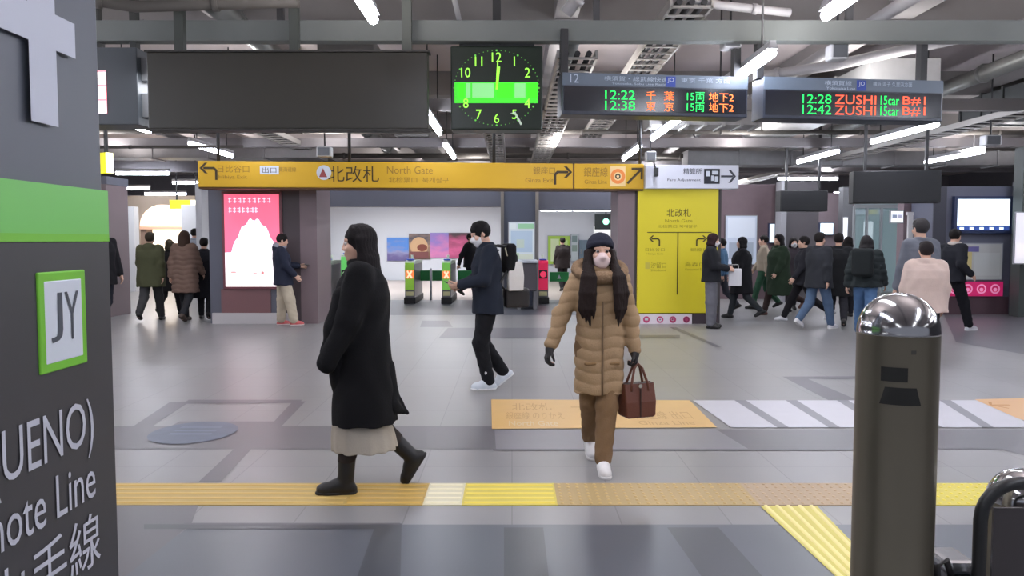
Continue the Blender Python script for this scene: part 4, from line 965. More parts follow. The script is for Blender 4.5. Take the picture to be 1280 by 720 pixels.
# information wall on the right
dI = 16.6
struct(MB().box((X(1164,dI),dI,0),(X(1272,dI),dI+.9,Z(233,dI))).box((X(1164,dI),dI-.03,0),(X(1180,dI),dI,Z(233,dI)),1).box((X(1262,dI),dI-.03,0),(X(1280,dI),dI,Z(228,dI)),1).box((X(1180,dI),dI-.01,0),(X(1262,dI),dI,Z(371,dI)),2).build('wall_information', [mat((98,100,116), rough=.45), mat((66,66,76), rough=.5), mat((80,60,68), rough=.5)]))
screen('large bright information screen on the right wall', 1194, 1259, 249, 288, dI-.085, True, 1.15)
poster('pale notice board with a blue and yellow corner below the bright screen', 1202, 1252, 305, 349, dI-.04, [(0,0,1,1,(186,186,184)),(.0,.1,.25,.95,(206,190,130)),(.0,.78,.42,.93,(110,104,160)),(.3,.1,.95,.75,(194,196,194))])
o = thing('icon_strip', 'glowing magenta strip of round icons on the right wall', 'sign', (X(1182,dI),dI-.03,Z(370,dI))); w, h_ = X(1253,dI)-X(1182,dI), Z(352,dI)-Z(370,dI)
MB().box((0,-.02,0),(w,.02,h_)).build('panel', mat((196,36,100), rough=.4, emit=.35), o)
for i in range(4):
    m = MB(); disc(m, w*(.14+.24*i), h_*.5, .1, -.025, 0, .07, 18); disc(m, w*(.14+.24*i), h_*.45, .04, -.025, 0, 0, 12); m.build('icon', mat((240,150,190), emit=.4), o)
poster('narrow glowing white panel at the far right edge', 1268, 1290, 266, 329, 15.8, [(0,0,1,1,(226,224,230)),(.1,.1,.5,.4,(246,240,244))], name='light_board', emit=.5)
struct(MB().box((X(1275,16),16,0),(X(1330,16),16.3,3.4)).build('wall_edge', mat((74,80,78), rough=.5)))

# ------------------------------------------------------------------ pipes, ducts and trays under the ceiling
PIP = mat((150,148,150), rough=.45, var=.15, vscale=2); DUC = mat((134,136,134), rough=.4, metal=.4, var=.2, vscale=1.2); BRN = mat((84,80,76), rough=.7)
def pipe(label, pts, r, m=PIP, name='ceiling_pipe', cat='pipe'):
    mb = MB(); mb.tube(pts, r, n=10)
    for i in range(len(pts)-1):
        a, b = Vector(pts[i]), Vector(pts[i+1]); L = (b-a).length; k = max(1, int(L/3))
        for j in range(k):
            p = a.lerp(b, (j+.5)/k); dv = (b-a).normalized()
            mb.tube([p-dv*.03, p+dv*.03], r*1.25, 0, 10)
    return tag(mb.build(name, m), label, cat, 'pipes and ducts under the ceiling')
pipe('pale bent pipe sweeping up to the left above the first departure board', [(.55,8.3,3.85),(.75,8.2,4.1),(1.4,7.9,4.35),(3.4,7.4,4.42)], .07)
pipe('thin pale pipe slanting above the first departure board', [(.9,8.4,4.3),(2.2,8.7,4.05),(3.0,8.8,4.0)], .045)
pipe('long pipe across the ceiling over the departure boards', [(-9,9.9,4.18),(9,9.9,4.1)], .055)
pipe('thick grey pipe running away above the blank board', [(-3.3,5,4.22),(-3.5,24,4.1)], .13, DUC)
pipe('grey pipe running away to the right of the clock', [(.75,9.5,4.0),(.8,30,3.9)], .09, DUC)
pipe('thin conduit running away beside the clock', [(-.6,6,4.1),(-.65,30,3.9)], .03)
pipe('pipe running away over the second departure board', [(4.4,6,4.25),(4.5,30,4.0)], .08, PIP)
pipe('slanting pipe at the top right corner of the hall', [(7.9,9,4.4),(4.4,11.2,3.95),(3.2,12,3.9)], .07)
pipe('pipe running away at the right edge of the ceiling', [(7.3,8,4.2),(7.8,30,4.0)], .12, DUC)
pipe('dark pipe across, low under the far ceiling', [(-15,17.4,3.9),(15,17.4,3.85)], .05, BRN)
pipe('dark pipe across the far ceiling, behind the yellow beam', [(-15,21.6,3.8),(15,21.6,3.8)], .07, BRN)
pipe('dark thin pipe across, in front of the far left tube lights', [(-14,15.8,3.35),(-5.2,15.6,3.35)], .03, BRN)
pipe('pipe running away above the left passage', [(-7.6,7,4.1),(-8.6,30,4.0)], .09)
pipe('pipe with a bend at the top left of the ceiling', [(-4.6,7.5,4.4),(-4.5,8.2,4.0),(-3.9,8.4,3.95),(-2.2,8.4,4.0)], .06, BRN)
def duct(label, a, b, m=DUC, n=5, axis='y'):
    mb = MB(); mb.box(a, b)
    for i in range(n+1):
        t = i/n
        if axis == 'y': y = a[1]+(b[1]-a[1])*t; mb.box((a[0]-.03,y-.025,a[2]-.03),(b[0]+.03,y+.025,b[2]+.03))
        else: x = a[0]+(b[0]-a[0])*t; mb.box((x-.025,a[1]-.03,a[2]-.03),(x+.025,b[1]+.03,b[2]+.03))
    return tag(mb.build('air_duct', m), label, 'duct', 'pipes and ducts under the ceiling')
duct('broad grey air duct running away above the second departure board', (5.4,12.2,3.9),(6.4,18.8,4.24), mat((176,176,176), rough=.45, var=.12), 5)
duct('square air duct running away above the yellow beam sign', (-2.6,11,3.9),(-1.9,30,4.3), mat((120,118,116), rough=.5, var=.2), 8)
duct('air duct across the hall behind the clock', (2.35,13.7,3.5),(4.2,14.3,3.86), mat((146,144,142), rough=.45, var=.15), 6, 'x')
duct('low air duct across the far ceiling at the right', (4.6,21.0,3.5),(14,21.7,3.86), mat((128,128,130), rough=.45, var=.15), 7, 'x')
duct('air duct across above the left passage lights', (-14,19.3,3.52),(-4.6,20,3.86), mat((128,124,124), rough=.45, var=.15), 7, 'x')
duct('dark ribbed air duct at the right edge above the information wall', (8.6,10.2,3.75),(9.9,15.5,4.2), mat((66,68,68), rough=.5, var=.2), 8)
def tray(label, x, y0, y1, z, w):
    mb = MB()
    for e in (-1,1): mb.box((x+e*w-.015,y0,z),(x+e*w+.015,y1,z+.1))
    n = int((y1-y0)/.35)
    for i in range(n): mb.box((x-w,y0+i*.35,z),(x+w,y0+i*.35+.05,z+.02))
    for j in range(3): mb.tube([(x-w*.6+j*w*.6,y0,z+.06),(x-w*.55+j*w*.5,y1,z+.06)], .035, 1, 8)
    return tag(mb.build('cable_tray', [mat((158,154,150), rough=.4, metal=.3), mat((40,40,42))]), label, 'cable tray', 'cable trays under the ceiling')
tray('ladder cable tray running away just right of the clock', .75, 9.3, 26, 3.62, .22)
tray('ladder cable tray running away above the first departure board', 1.9, 8.6, 20, 4.0, .22)
tray('ladder cable tray running away over the left passage', -5.0, 9.5, 30, 3.7, .2)
tray('ladder cable tray running away between the two right light rows', 8.4, 11, 30, 3.6, .22)
tray('ladder cable tray running away above the gap between yellow beam and clock', -.35, 11.5, 26, 3.55, .18)
def spk(label, x, y, d, sx=.12):
    p = at(x, y, d); o = thing('ceiling_speaker', label, 'speaker', p); MB().box((-sx,-.1,-.09),(sx,.1,.09)).build('case', mat((180,180,182)), o, bevel=.02); MB().tube([(0,0,.09),(0,0,4.75-p.z)], .014, n=6).build('rod', DARK, o)
    MB().box((-sx*.8,-.11,-.07),(sx*.8,-.1,.07)).build('grille', mat((90,92,96)), o)
spk('small box on the ceiling rail, between the departure boards', 1046, 66, 9.3, .1)
spk('small pale box hanging at the right edge of the ceiling', 1238, 176, 14, .14)
spk('small box hanging on the rail above the first departure board gap', 913, 52, 9.2, .1)
spk('small pale box hanging above the white sign', 813, 196, 14.3, .09)
spk('grey box hanging above the yellow beam, left of its centre', 406, 190, 14.5, .13)

# ------------------------------------------------------------------ bollard and barrier near the viewer
bo = thing('bollard', 'tall steel bollard with a shiny dome top in the right foreground', 'bollard', (X(1125,1.95), 1.95, 0)); zt = Z(366,1.95); r = .094
BST = mat((116,110,96), rough=.34, metal=.8, var=.1, vscale=5)
MB().lathe([(r+.02,0),(r+.02,.02),(r,.03),(r,zt-r*1.05)], n=48).build('post', BST, bo)
MB().lathe([(r,zt-r*1.05),(r+.0015,zt-r*1.03)]+[(r*cos(t)+.0005, zt-r+r*sin(t)) for t in [pi/2*k/14 for k in range(14)]]+[(.0005,zt)], n=48).build('dome', mat((170,170,172), rough=.14, metal=1.), bo)
def on_post(u0, u1, z0, z1, mt, name, skew=0):
    m = MB(); n = 10; vs = []
    for i in range(n+1):
        a = -pi/2+(u0+(u1-u0)*i/n); vs += [((r+.0012)*cos(a), (r+.0012)*sin(a), z0), ((r+.0012)*cos(a+(skew*(i-n/2)/n)), (r+.0012)*sin(a+(skew*(i-n/2)/n)), z1)]
    m.add(vs, [(2*i,2*i+2,2*i+3,2*i+1) for i in range(n)], 0, True); return m.build(name, mt, bo)
BK = mat((26,26,24), rough=.7); z_ = lambda y: Z(y,1.86)
on_post(-.82,-.2, z_(478), z_(460), BK, 'worn_sticker'); on_post(-.84,.14, z_(507), z_(485), BK, 'worn_sticker', -.25)
on_post(-.14,-.02, z_(443), z_(438), mat((70,68,62), rough=.6), 'scratch')
# second post at the frame's right edge, and the dark framed barrier in front of it
b2 = thing('bollard', 'shiny low dome post at the right edge of the picture, behind the dark barrier', 'bollard', (X(1290,2.05), 2.05, 0)); zt2 = Z(586,2.05); r2 = .085
MB().lathe([(r2,0),(r2,zt2-r2)], n=40).build('post', BST, b2); MB().lathe([(r2*cos(pi/2*k/12), zt2-r2+r2*sin(pi/2*k/12)) for k in range(12)]+[(.0005,zt2)], n=40).build('dome', mat((190,190,192), rough=.12, metal=1.), b2)
ba = thing('barrier', 'dark framed barrier panel at the lower right corner', 'barrier', (0,0,0)); d = 1.9; zz = Z(604,d); x0, x1 = X(1237,d), X(1420,d)
MB().tube([(x1-.03,d+.06,.0),(x1-.03,d+.06,zz-.03)], .016, n=14).build('leg', mat((34,35,37), rough=.35), ba)
arc = [(x0,d,.03)]+[(x0,d,zz-.09)]+[(x0+.09-.09*cos(pi/2*k/6), d, zz-.09+.09*sin(pi/2*k/6)-.0) for k in range(1,7)]+[(x1,d+.06,zz-.03)]
MB().tube(arc, .016, n=14).build('frame', mat((34,35,37), rough=.35), ba)
MB().box((x0+.03,d-.004,.15),(x1,d+.004,zz-.06)).build('panel', mat((66,62,64), rough=.25), ba); MB().box((x0-.06,d-.12,0),(x0+.06,d+.12,.03)).build('foot', mat((34,35,37), rough=.4), ba)
su = thing('suitcase', 'dark suitcase with a silver top edge at the bottom, right of the bollard', 'suitcase', (X(1199,2.0),2.0,0)); zc = Z(697,1.98)
MB().box((-.045,-.09,.06),(.05,.1,zc-.035)).build('shell', mat((38,40,56), rough=.4), su, bevel=.02); MB().box((-.03,-.05,zc-.035),(.045,.06,zc)).build('top_edge', mat((200,202,206), rough=.2, metal=.8), su, bevel=.012)
MB().tube([(-.05,-.05,zc-.08),(-.06,-.05,zc-.01),(-.035,-.05,zc+.004),(-.02,-.05,zc-.04)], .009).build('handle', mat((30,28,32)), su)
for e in (-.03,.035):
    MB().tube([(e-.012,0,.03),(e+.012,0,.03)], .03, n=14).build('wheel', BLACK, su)
# ------------------------------------------------------------------ people
LEFT, RIGHT, AWAY, NEAR = pi/2, -pi/2, 0, pi
# --- woman in the long black coat
p = fl(455, 611); hF = .006
o, J = person('woman in a long black coat and black boots walking left', (p.x, p.y, 0), LEFT+.05, 1.64, True,
    dict(lean=0, legs=((-4,38,-58),(9,3,0)), arms=((6,9,16,4),(13,8,14,2)), head=(4,-3), abd=(1,1)), None, topc=(17,17,20), hem=.43,
    topk=dict(rx=.205, ry=.18, flare=1.16, sl=1.22, back=.01, collar=.62, cuff=-.05), legc=(52,46,44), legk=dict(wide=1.0, hem=.16), shoec=(18,18,20), shoek=dict(tall=.17, chunky=1.02), soles=(30,29,30), h=hF, curls=((40,35),(40,35)), eye=True)
hair(J, 'long', .006).build('hair', mat((26,22,24), rough=.75, spec=.2, bump=.3, bscale=200, name='hair'), o, .006)
s = J['s']
b = S(); b.chain([(.02,-.14,.62),(.03,-.2,.53),(.03,-.27,.47)], [.05,.04,.012], .03); b.chain([(-.05,-.12,.62),(-.04,-.19,.52),(0,-.25,.48)], [.05,.04,.012], .03); b.cone((0,-.1,.75),(0,-.14,.6),.1,.08,.03)
b.build('coat_flap', cloth((17,17,20)), o, hF)
b = S(); b.chain([(-.12,.08,1.2),(-.13,.12,1.02),(-.12,.155,.87),(-.1,.12,.7),(-.08,.12,.5)], [.08,.08,.07,.05,.04], .05); b.build('coat_fold', cloth((17,17,20)), o, hF)
b = S(); b.loft([(.265,.205,.2,0,-.01),(.34,.2,.19,0,.0),(.42,.19,.175,0,0.01),(.5,.18,.15,0,0)], .03); b.warp(lambda P: .006*np.sin(P[...,0]*60)*np.cos(P[...,1]*50)); b.build('skirt', cloth((168,160,148)), o, hF)
# --- woman in the tan padded coat
p = fl(750, 588)
o, J = person('woman in a tan padded coat and dark knit hat walking towards the viewer', (p.x, p.y+.1, 0), NEAR+.04, 1.59, True,
    dict(lean=1, legs=((-9,26,-22),(13,4,0)), arms=((3,25,12,-4),(3,13,8,2)), head=(2,0), abd=(-4,-5), slim=.92), 'front_long', (34,24,22), topc=(164,138,108), hem=.52,
    topk=dict(rx=.172, ry=.155, flare=1.06, sl=.96, collar=.5, puff=(.075,.008)), legc=(128,102,76), legk=dict(wide=1.06, hem=.03), shoec=(224,222,222), shoek=dict(chunky=1.02), soles=(214,212,210), masked=(228,204,202), h=hF, eye=True, curls=((35,35),(62,62)))
s = J['s']; H = J['H']; q = lambda x, y, z: J['head']+H@(np.array([x,y,z])*s)
b = S(); b.ell(q(0,-.014,.045), np.array([.098,.112,.1])*s, H, .01); b.cut(q(0,.1,.052), H@np.array([0,.3,-1.])); b.torus(q(0,-.012,.047), .093*s, .014*s, H@rotx(.22), .01, (.92,1.1))
b.warp(lambda P: .0025*np.sin(P[...,2]*420)*np.sin(np.arctan2(P[...,1]-J['head'][1],P[...,0])*26)); kh = b.build('knit_hat', cloth((44,46,60), bump=.6, bscale=160, var=.35, vscale=60), o, .006)
b = S(); random.seed(4)
for i in range(26):
    a = 2*pi*i/26; c = J['neck']+np.array([.165*cos(a), .01+.135*sin(a), .03-.05*sin(a)])*s; b.ell(c, np.array([.044,.04,.04])*s*(1+.18*random.random()), None, .012)
b.warp(lambda P: .006*np.sin(P[...,0]*260)*np.sin(P[...,1]*240+1)*np.sin(P[...,2]*250)); b.build('fur_collar', cloth((150,124,98), bump=.8, bscale=220, var=.3, vscale=40), o, .006)
def puff_detail(o, J):
    s = J['s']; m = MB(); ys = [(.56,.168),(.7,.163),(.86,.158),(1.0,.152),(1.12,.152),(1.24,.156)]
    m.tube([(0,y*1.02*s,z*s) for z, y in ys], .008*s, 0, 8); m.build('zip_placket', mat((110,88,64), rough=.6), o)
    for e in (-1,1):
        MB().box((e*.085*s-.04,.12*s,.78*s),(e*.085*s+.04,.158*s,.8*s)).build('pocket_flap', cloth((140,112,80)), o, bevel=.006)
puff_detail(o, J)
GLV = mat((28,24,26), rough=.6)
for k, c0 in (('r',(35,35)),('l',(62,62))):
    sd = 1 if k == 'r' else -1; d = J['fd'+k]; g = S(); inw = np.array([-sd,0,0])*.9+np.array([0,-.25,0])
    g.cone(J['wr'+k]-d*.05*s, J['wr'+k]+d*.01, .034*s, .032*s, .01); hand(g, J['wr'+k], d, inw, s*1.0, c0, np.array([-sd*.35,1,.25]), .0112); g.build('glove', GLV, o, .005)
w3 = Matrix.Rotation(NEAR+.04, 4, 'Z'); hp = Vector((p.x,p.y+.1,0))+w3 @ Vector(tuple(J['wrl']+J['fdl']*.085))
bg = thing('tote_bag', 'brown leather tote bag hanging from the gloved hand of the woman in tan', 'bag', (hp.x+.005, hp.y, hp.z), .35)
LEA = mat((98,56,42), rough=.4, bump=.15, bscale=60, var=.15, vscale=8)
m = MB(); vs = []
for z, w, t in ((-.36,.09,.055),(-.35,.108,.068),(-.25,.115,.064),(-.13,.112,.035)): vs += [(-w,-t,z),(w,-t,z),(w,t,z),(-w,t,z)]
m.add(vs, [(0,3,2,1)]+[(4*i+a, 4*i+(a+1) % 4, 4*i+4+(a+1) % 4, 4*i+4+a) for i in range(3) for a in range(4)]); 
m.add([(-.105,-.03,-.132),(.105,-.03,-.132),(.105,.03,-.132),(-.105,.03,-.132)], [(0,1,2,3)], 1)
m.build('body', [LEA, mat((46,28,24), rough=.6)], bg, bevel=.012)
for e in (-1,1):
    MB().tube([(-.065,e*.044,-.18),(-.06,e*.036,-.13),(-.03,e*.016,-.03),(0,e*.006,.004),(.03,e*.016,-.03),(.06,e*.036,-.13),(.065,e*.044,-.18)], .009).build('handle', LEA, bg)
MB().tube([(0,-.04,-.145),(0,-.052,-.145)], .014).build('clasp', mat((220,215,200), rough=.2, metal=.9), bg)
MB().box((-.012,-.071,-.35),(-.004,-.06,-.16)).build('seam', mat((60,36,30)), bg)
# --- man looking at his phone
p = fl(606, 487)
o, J = person('man in a dark navy jacket with a face mask looking at his phone', (p.x+.03, p.y, 0), LEFT+.25, 1.74, False,
    dict(lean=2, legs=((5,40,-36),(13,25,0)), arms=((14,7,58,30),(18,8,60,30)), head=(4,-22), abd=(1,1)), 'short', (24,22,24), topc=(34,40,52), hem=.8,
    topk=dict(rx=.205, ry=.15, flare=1.04, sl=1.05, collar=.5), legc=(24,25,29), legk=dict(wide=1.08, hem=.02), shoec=(206,214,222), shoek=dict(chunky=1.08), soles=(232,234,236), masked=(222,222,226), h=.0075, eye=True, curls=((45,45,1),(40,45,1)))
s = J['s']; b = S(); b.torus(J['neck']+np.array([0,.02,.035])*s, .052*s, .017*s, None, .01); b.cone(J['neck']+np.array([0,.06,.01])*s, J['neck']+np.array([0,.1,-.08])*s, .03*s, .016*s, .01); b.build('shirt_collar', cloth((128,154,196)), o, .007)
m = MB(); a = J['kneel']*.3+J['anklel']*.7; m.add([(a[0]-.05-.012*cos(t)*0, a[1]+.03*cos(t), a[2]+.05*sin(t)) for t in [2*pi*k/14 for k in range(14)]], [tuple(range(14))])
b = S(); b.ell(a+np.array([-.055,.01,0]), (.012,.022,.042), rotx(.2), .005); b.build('trouser_patch', mat((214,214,218)), o, .005)
M2 = Matrix.Translation((p.x+.03,p.y,0)) @ Matrix.Rotation(LEFT+.25, 4, 'Z')
hp = M2 @ Vector(tuple((J['wrl']+J['wrr'])/2+(J['fdl']+J['fdr'])/2*.1+np.array([0,0,.035])))
ph = thing('phone', 'phone held up by the man in the navy jacket', 'phone', hp, LEFT+.25)
MB().box((-.036,-.075,-.005),(.036,.075,.005)).build('case', mat((28,28,30), rough=.3), ph, bevel=.004, M=Matrix.Rotation(R(28),4,'X')); m = MB(); m.add([(-.032,-.068,.0056),(.032,-.068,.0056),(.032,.068,.0056),(-.032,.068,.0056)], [(0,1,2,3)]); m.build('display', mat((170,190,220), emit=.8), ph, M=Matrix.Rotation(R(28),4,'X'))
def at_person(M_, v): return M_ @ Vector(v)
bk = S(); bk.box((0,0,0), (.14,.055,.155), None, .04); bk.box((0,-.05,-.04), (.1,.025,.08), None, .02, .02)
k_ = bk.build('backpack', cloth((20,20,23), bump=.4), None, .009); k_.location = at_person(M2, (0.0,-.225,1.36)); k_.rotation_euler = (0,0,LEFT+.25); tag(k_, 'black backpack on the back of the man in navy', 'bag')
for e in (-1,1): MB().tube([(e*.1,.04,.12),(e*.11,.14,.135),(e*.115,.26,.1),(e*.12,.32,-.06),(e*.14,.27,-.22),(e*.13,.12,-.24),(e*.11,.04,-.12)], .014).build('strap', mat((22,22,24)), k_)
sb = thing('shoulder_bag', 'black shoulder bag at the hip of the man in navy', 'bag', at_person(M2,(-.03,-.3,.95)), LEFT+.25)
b = S(); b.box((0,0,0), (.06,.13,.1), None, .03); b.build('body', mat((30,27,27), rough=.5, bump=.2), sb, .009)
b = S(); b.box((.012,0,.045), (.058,.134,.06), None, .03); b.build('flap', mat((36,32,32), rough=.45), sb, .009)
MB().tube([(.0,.11,.08),(.05,.24,.2),(.03,.3,.4),(-.05,.2,.5)], .011).build('strap', mat((24,22,22)), sb)
wb = thing('paper_bag', 'white bag slung behind the man in navy, over the black shoulder bag', 'bag', at_person(M2,(-.1,-.27,1.13)), LEFT+.25)
m = MB(); vs = []
for z, w, t in ((-.1,.04,.08),(.05,.045,.085),(.2,.03,.07)): vs += [(-w,-t,z),(w,-t,z),(w,t,z),(-w,t,z)]
m.add(vs, [(0,3,2,1),(8,9,10,11)]+[(4*i+a, 4*i+(a+1) % 4, 4*i+4+(a+1) % 4, 4*i+4+a) for i in range(2) for a in range(4)]); m.build('body', mat((214,212,208), rough=.7, bump=.3, bscale=30), wb, bevel=.015)
MB().tube([(0,.05,.2),(-.03,.1,.28),(-.06,.12,.34)], .007).build('handle', mat((200,196,170)), wb)

# --- everyone farther off
def far(label, x, yf, yh, rz, pose, h=.0135, **k):
    p = fl(x, yf); top_ = Z(yh, p.y)
    k.setdefault('P', max(1.45, min(1.9, top_)))
    o, J = person(label, (p.x, p.y, 0), rz, pose=pose, h=h, **k); return o, J, p
W1 = dict(legs=((18,6,0),(-14,32,-28)), arms=((-14,8,12,0),(16,8,18,0)))
W2 = dict(legs=((-12,30,-26),(18,6,0)), arms=((16,8,18,0),(-14,8,12,0)))
W3 = dict(legs=((8,6,0),(-8,22,-18)), arms=((4,9,16,4),(6,9,16,4)))
ST = dict(legs=((0,0,0),(2,2,0)), arms=((0,8,12,0),(0,8,12,0)), foot=(-8,8))
o, J, p = far('man in navy jacket, cream trousers and red shoes leaning by the lit poster', 355, 407, 292, RIGHT+.35, dict(lean=-4, legs=((14,4,0),(-2,2,0)), arms=((10,8,30,0),(18,6,62,10)), head=(-6,-12), abd=(6,6)), h=.011, topc=(40,44,60), topk=dict(rx=.225, ry=.17, sl=1.12, hood=True), hem=.74, legc=(188,176,156), legk=dict(wide=1.35), shoec=(196,92,92), soles=(224,214,212), eye=False)
b = S(); b.ell(J['neck']+np.array([0,-.07,.04])*J['s'], np.array([.1,.07,.08])*J['s'], None, .02); b.torus(J['neck']+np.array([0,.02,.03]), .075, .026, None, .02); b.build('grey_hood', cloth((156,156,168)), o, .009)
M3 = Matrix.Translation(o.location) @ Matrix.Rotation(o.rotation_euler.z, 4, 'Z'); hp = M3 @ Vector(tuple(J['wrl']+J['fdl']*.1+np.array([0,0,.03])))
ph = thing('phone', 'phone in the outstretched hand of the man leaning on the left pier', 'phone', hp, RIGHT+.35); MB().box((-.036,-.075,-.005),(.036,.075,.005)).build('case', mat((60,70,60)), ph, bevel=.004)
o, J, p = far('person in a black jacket and grey trousers standing against the yellow panel, face mask', 888, 410, 292, RIGHT-.25, dict(legs=((0,0,0),(3,3,0)), arms=((14,6,66,24),(16,6,62,24)), head=(0,-10), foot=(-8,8)), h=.011, hairs='bob', hcol=(40,22,26), topc=(32,33,38), hem=.82, topk=dict(rx=.215, ry=.17, sl=1.15), legc=(104,104,112), legk=dict(wide=1.3), shoec=(22,20,22), masked=(220,216,220))
M3 = Matrix.Translation(o.location) @ Matrix.Rotation(o.rotation_euler.z, 4, 'Z'); hp = M3 @ Vector(tuple((J['wrl']+J['wrr'])/2+np.array([0,.12,-.13])))
tb = thing('paper_bag', 'white paper bag held by the person against the yellow panel', 'bag', hp, RIGHT-.25); MB().box((-.05,-.11,-.17),(.05,.11,.13)).build('body', mat((206,206,212), rough=.7, bump=.2, bscale=20), tb, bevel=.012); MB().tube([(0,-.06,.12),(0,-.05,.2),(0,.05,.2),(0,.06,.12)], .006).build('handle', mat((190,190,190)), tb)
far('man in dark clothes walking past the near pillar, half hidden by it', 131, 415, 272, RIGHT-.5, W3, h=.011, hairs='short', topc=(26,26,30), hem=.8, topk=dict(rx=.2, ry=.15), legc=(34,36,44), soles=(220,220,220), P=1.85)
far('person in an olive hooded coat walking away down the left passage', 190, 401, 289, AWAY+.15, W1, hairs='short', hcol=(54,48,38), topc=(78,80,58), hem=.66, topk=dict(rx=.245, ry=.19, sl=1.2, hood=True), legc=(64,64,66), legk=dict(wide=1.15))
far('woman in a brown quilted coat walking away down the left passage', 233, 402, 287, AWAY-.1, W2, fem=True, hairs='long', hcol=(64,48,40), topc=(118,96,86), hem=.56, topk=dict(rx=.225, ry=.18, sl=1.15, puff=(.09,.012)), legc=(44,44,48), shoec=(70,56,48), shoek=dict(tall=.15))
far('person in black walking between the olive and the brown coats', 214, 394, 298, AWAY, W1, hairs='bob', hcol=(70,62,48), topc=(34,32,34), hem=.5, topk=dict(rx=.21, ry=.16), legc=(32,30,34))
far('person in a long dark coat at the edge of the left pier', 257, 399, 296, AWAY+.2, W2, hairs='short', topc=(36,36,42), hem=.42, topk=dict(rx=.22, ry=.17, flare=1.1), legc=(34,34,38))
far('person in a pale grey jacket far down the left passage', 245, 374, 286, AWAY, W3, h=.016, hairs='short', topc=(170,176,190), hem=.85, topk=dict(rx=.21, ry=.16), legc=(60,60,70))
far('man in a dark suit beyond the gates, left of the man on his phone', 588, 372, 291, RIGHT-.5, dict(legs=((18,6,0),(-14,32,-28)), arms=((-24,14,10,0),(30,10,40,0))), h=.014, hairs='short', topc=(30,30,36), hem=.82, topk=dict(rx=.21, ry=.16), legc=(34,34,40))
far('passer-by in dark clothes inside the gate hall, before the lime green poster', 703, 364, 297, AWAY+.3, W3, h=.016, hairs='short', topc=(52,46,46), hem=.7, topk=dict(rx=.23, ry=.18), legc=(40,38,40), shoec=(30,30,30))
# the crowd on the right
far('person in a long black coat walking left, right beside the white paper bag', 926, 398, 295, LEFT-.2, W1, hairs='bob', hcol=(28,26,28), topc=(28,28,32), hem=.5, topk=dict(rx=.24, ry=.21, flare=1.12, sl=1.15), legc=(56,60,64), shoec=(36,36,38))
far('person with a blue scarf, mostly hidden behind the long black coat', 901, 389, 297, LEFT-.5, W2, hairs='short', topc=(74,106,136), hem=.8, legc=(60,62,70))
far('woman in a long dark green coat with long dark hair walking left', 972, 394, 291, LEFT+.2, dict(legs=((20,6,0),(-24,38,-34)), arms=((-10,9,12,0),(14,9,20,0))), fem=True, hairs='long', hcol=(30,26,28), topc=(42,56,42), hem=.42, topk=dict(rx=.25, ry=.22, flare=1.2, sl=1.15, back=.05), legc=(60,48,46), shoec=(94,60,54))
far('person in a beige top carrying a green bag, behind the long dark green coat', 953, 386, 293, LEFT-.3, W2, hairs='short', topc=(158,146,130), hem=.86, legc=(50,84,64))
far('person in a dark grey jacket and blue jeans with white shoes in the crowd', 1022, 411, 289, RIGHT+.6, W1, hairs='short', topc=(46,48,54), hem=.72, topk=dict(rx=.235, ry=.19, sl=1.15), legc=(84,104,132), legk=dict(wide=1.1), shoec=(220,220,226), soles=(230,230,230))
far('person in black with black trousers and white shoes, left of the blue jeans', 1003, 402, 291, LEFT-.2, dict(legs=((26,4,0),(-22,34,-34)), arms=((-14,8,12,0),(16,8,18,0))), hairs='short', topc=(40,40,46), hem=.7, topk=dict(rx=.22, ry=.18), legc=(36,34,38), shoec=(214,214,218))
far('person in a long black coat at the middle of the right crowd', 1046, 408, 290, AWAY-.4, W2, hairs='short', topc=(32,33,36), hem=.55, topk=dict(rx=.235, ry=.18, sl=1.12), legc=(44,44,50))
o, J, p = far('person in a dark padded jacket and blue jeans walking away, right of the crowd', 1080, 421, 293, RIGHT+1.0, dict(legs=((-16,30,-26),(16,4,0)), arms=((12,12,20,0),(-16,12,20,0))), h=.011, hairs='bob', hcol=(44,42,44), topc=(42,48,50), hem=.8, topk=dict(rx=.25, ry=.2, sl=1.25, puff=(.1,.012)), legc=(82,112,150), legk=dict(wide=1.15), shoec=(76,66,58))
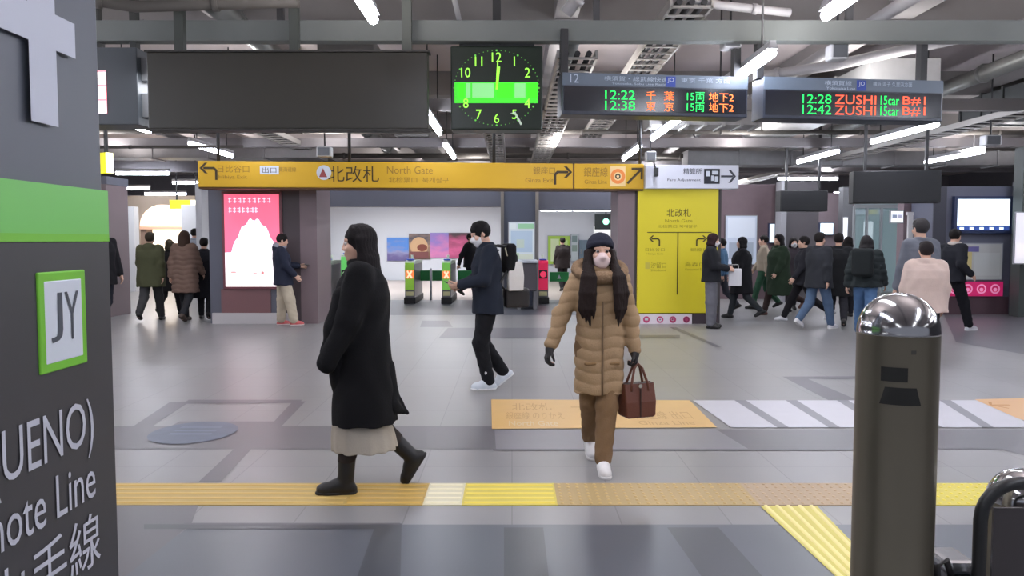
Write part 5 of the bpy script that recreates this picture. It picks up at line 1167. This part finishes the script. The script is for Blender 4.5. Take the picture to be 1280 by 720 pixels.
M3 = Matrix.Translation(o.location) @ Matrix.Rotation(o.rotation_euler.z, 4, 'Z'); b = S(); b.box((0,0,0), (.16,.09,.22), None, .06); k2 = b.build('backpack', cloth((30,34,36)), None, .011); k2.location = M3 @ Vector((0,-.31,1.2)); k2.rotation_euler = o.rotation_euler; tag(k2, 'dark backpack on the person in blue jeans at the right of the crowd', 'bag')
for e in (-1,1): MB().tube([(e*.1,.06,.17),(e*.1,.18,.2),(e*.11,.3,.14),(e*.12,.32,0),(e*.12,.2,-.18),(e*.1,.06,-.16)], .014).build('strap', mat((24,26,28)), k2)
far('tall grey haired man in a grey coat behind the pale pink coat', 1146, 450, 271, AWAY+.2, W3, h=.011, hairs='short', hcol=(58,56,58), topc=(104,108,118), hem=.62, topk=dict(rx=.235, ry=.18, sl=1.1), legc=(74,78,92), P=1.82)
far('person with short dark hair in a pale pink coat behind the bollard', 1153, 470, 303, AWAY-.25, W3, h=.009, fem=True, hairs='short', hcol=(38,32,34), topc=(206,186,176), hem=.74, topk=dict(rx=.26, ry=.2, sl=1.25, collar=.8), legc=(60,58,64), P=1.53)
o, J, p = far('man in black with pale scarf and white shoes striding before the information wall', 1188, 413, 283, RIGHT+.35, dict(lean=3, legs=((22,6,0),(-18,30,-30)), arms=((-20,14,70,0),(18,10,26,0)), head=(20,-8)), h=.011, hairs='short', topc=(34,35,42), hem=.84, topk=dict(rx=.215, ry=.165, sl=1.12), legc=(26,26,32), legk=dict(wide=1.15), shoec=(210,212,218), soles=(228,228,232), P=1.78)
b = S(); b.torus(J['neck']+np.array([0,.02,.04]), .072, .036, None, .02); b.build('scarf', cloth((196,186,180)), o, .009)
far('person with dark hair between the long black coat and the padded jacket', 1058, 396, 296, AWAY, W3, h=.015, hairs='bob', topc=(52,54,60), hem=.7, legc=(40,40,46))
far('person deep in the crowd above the dark grey jacket', 990, 389, 297, NEAR, W3, h=.016, hairs='bob', topc=(66,60,66), hem=.7, legc=(44,44,50), masked=(210,210,214))
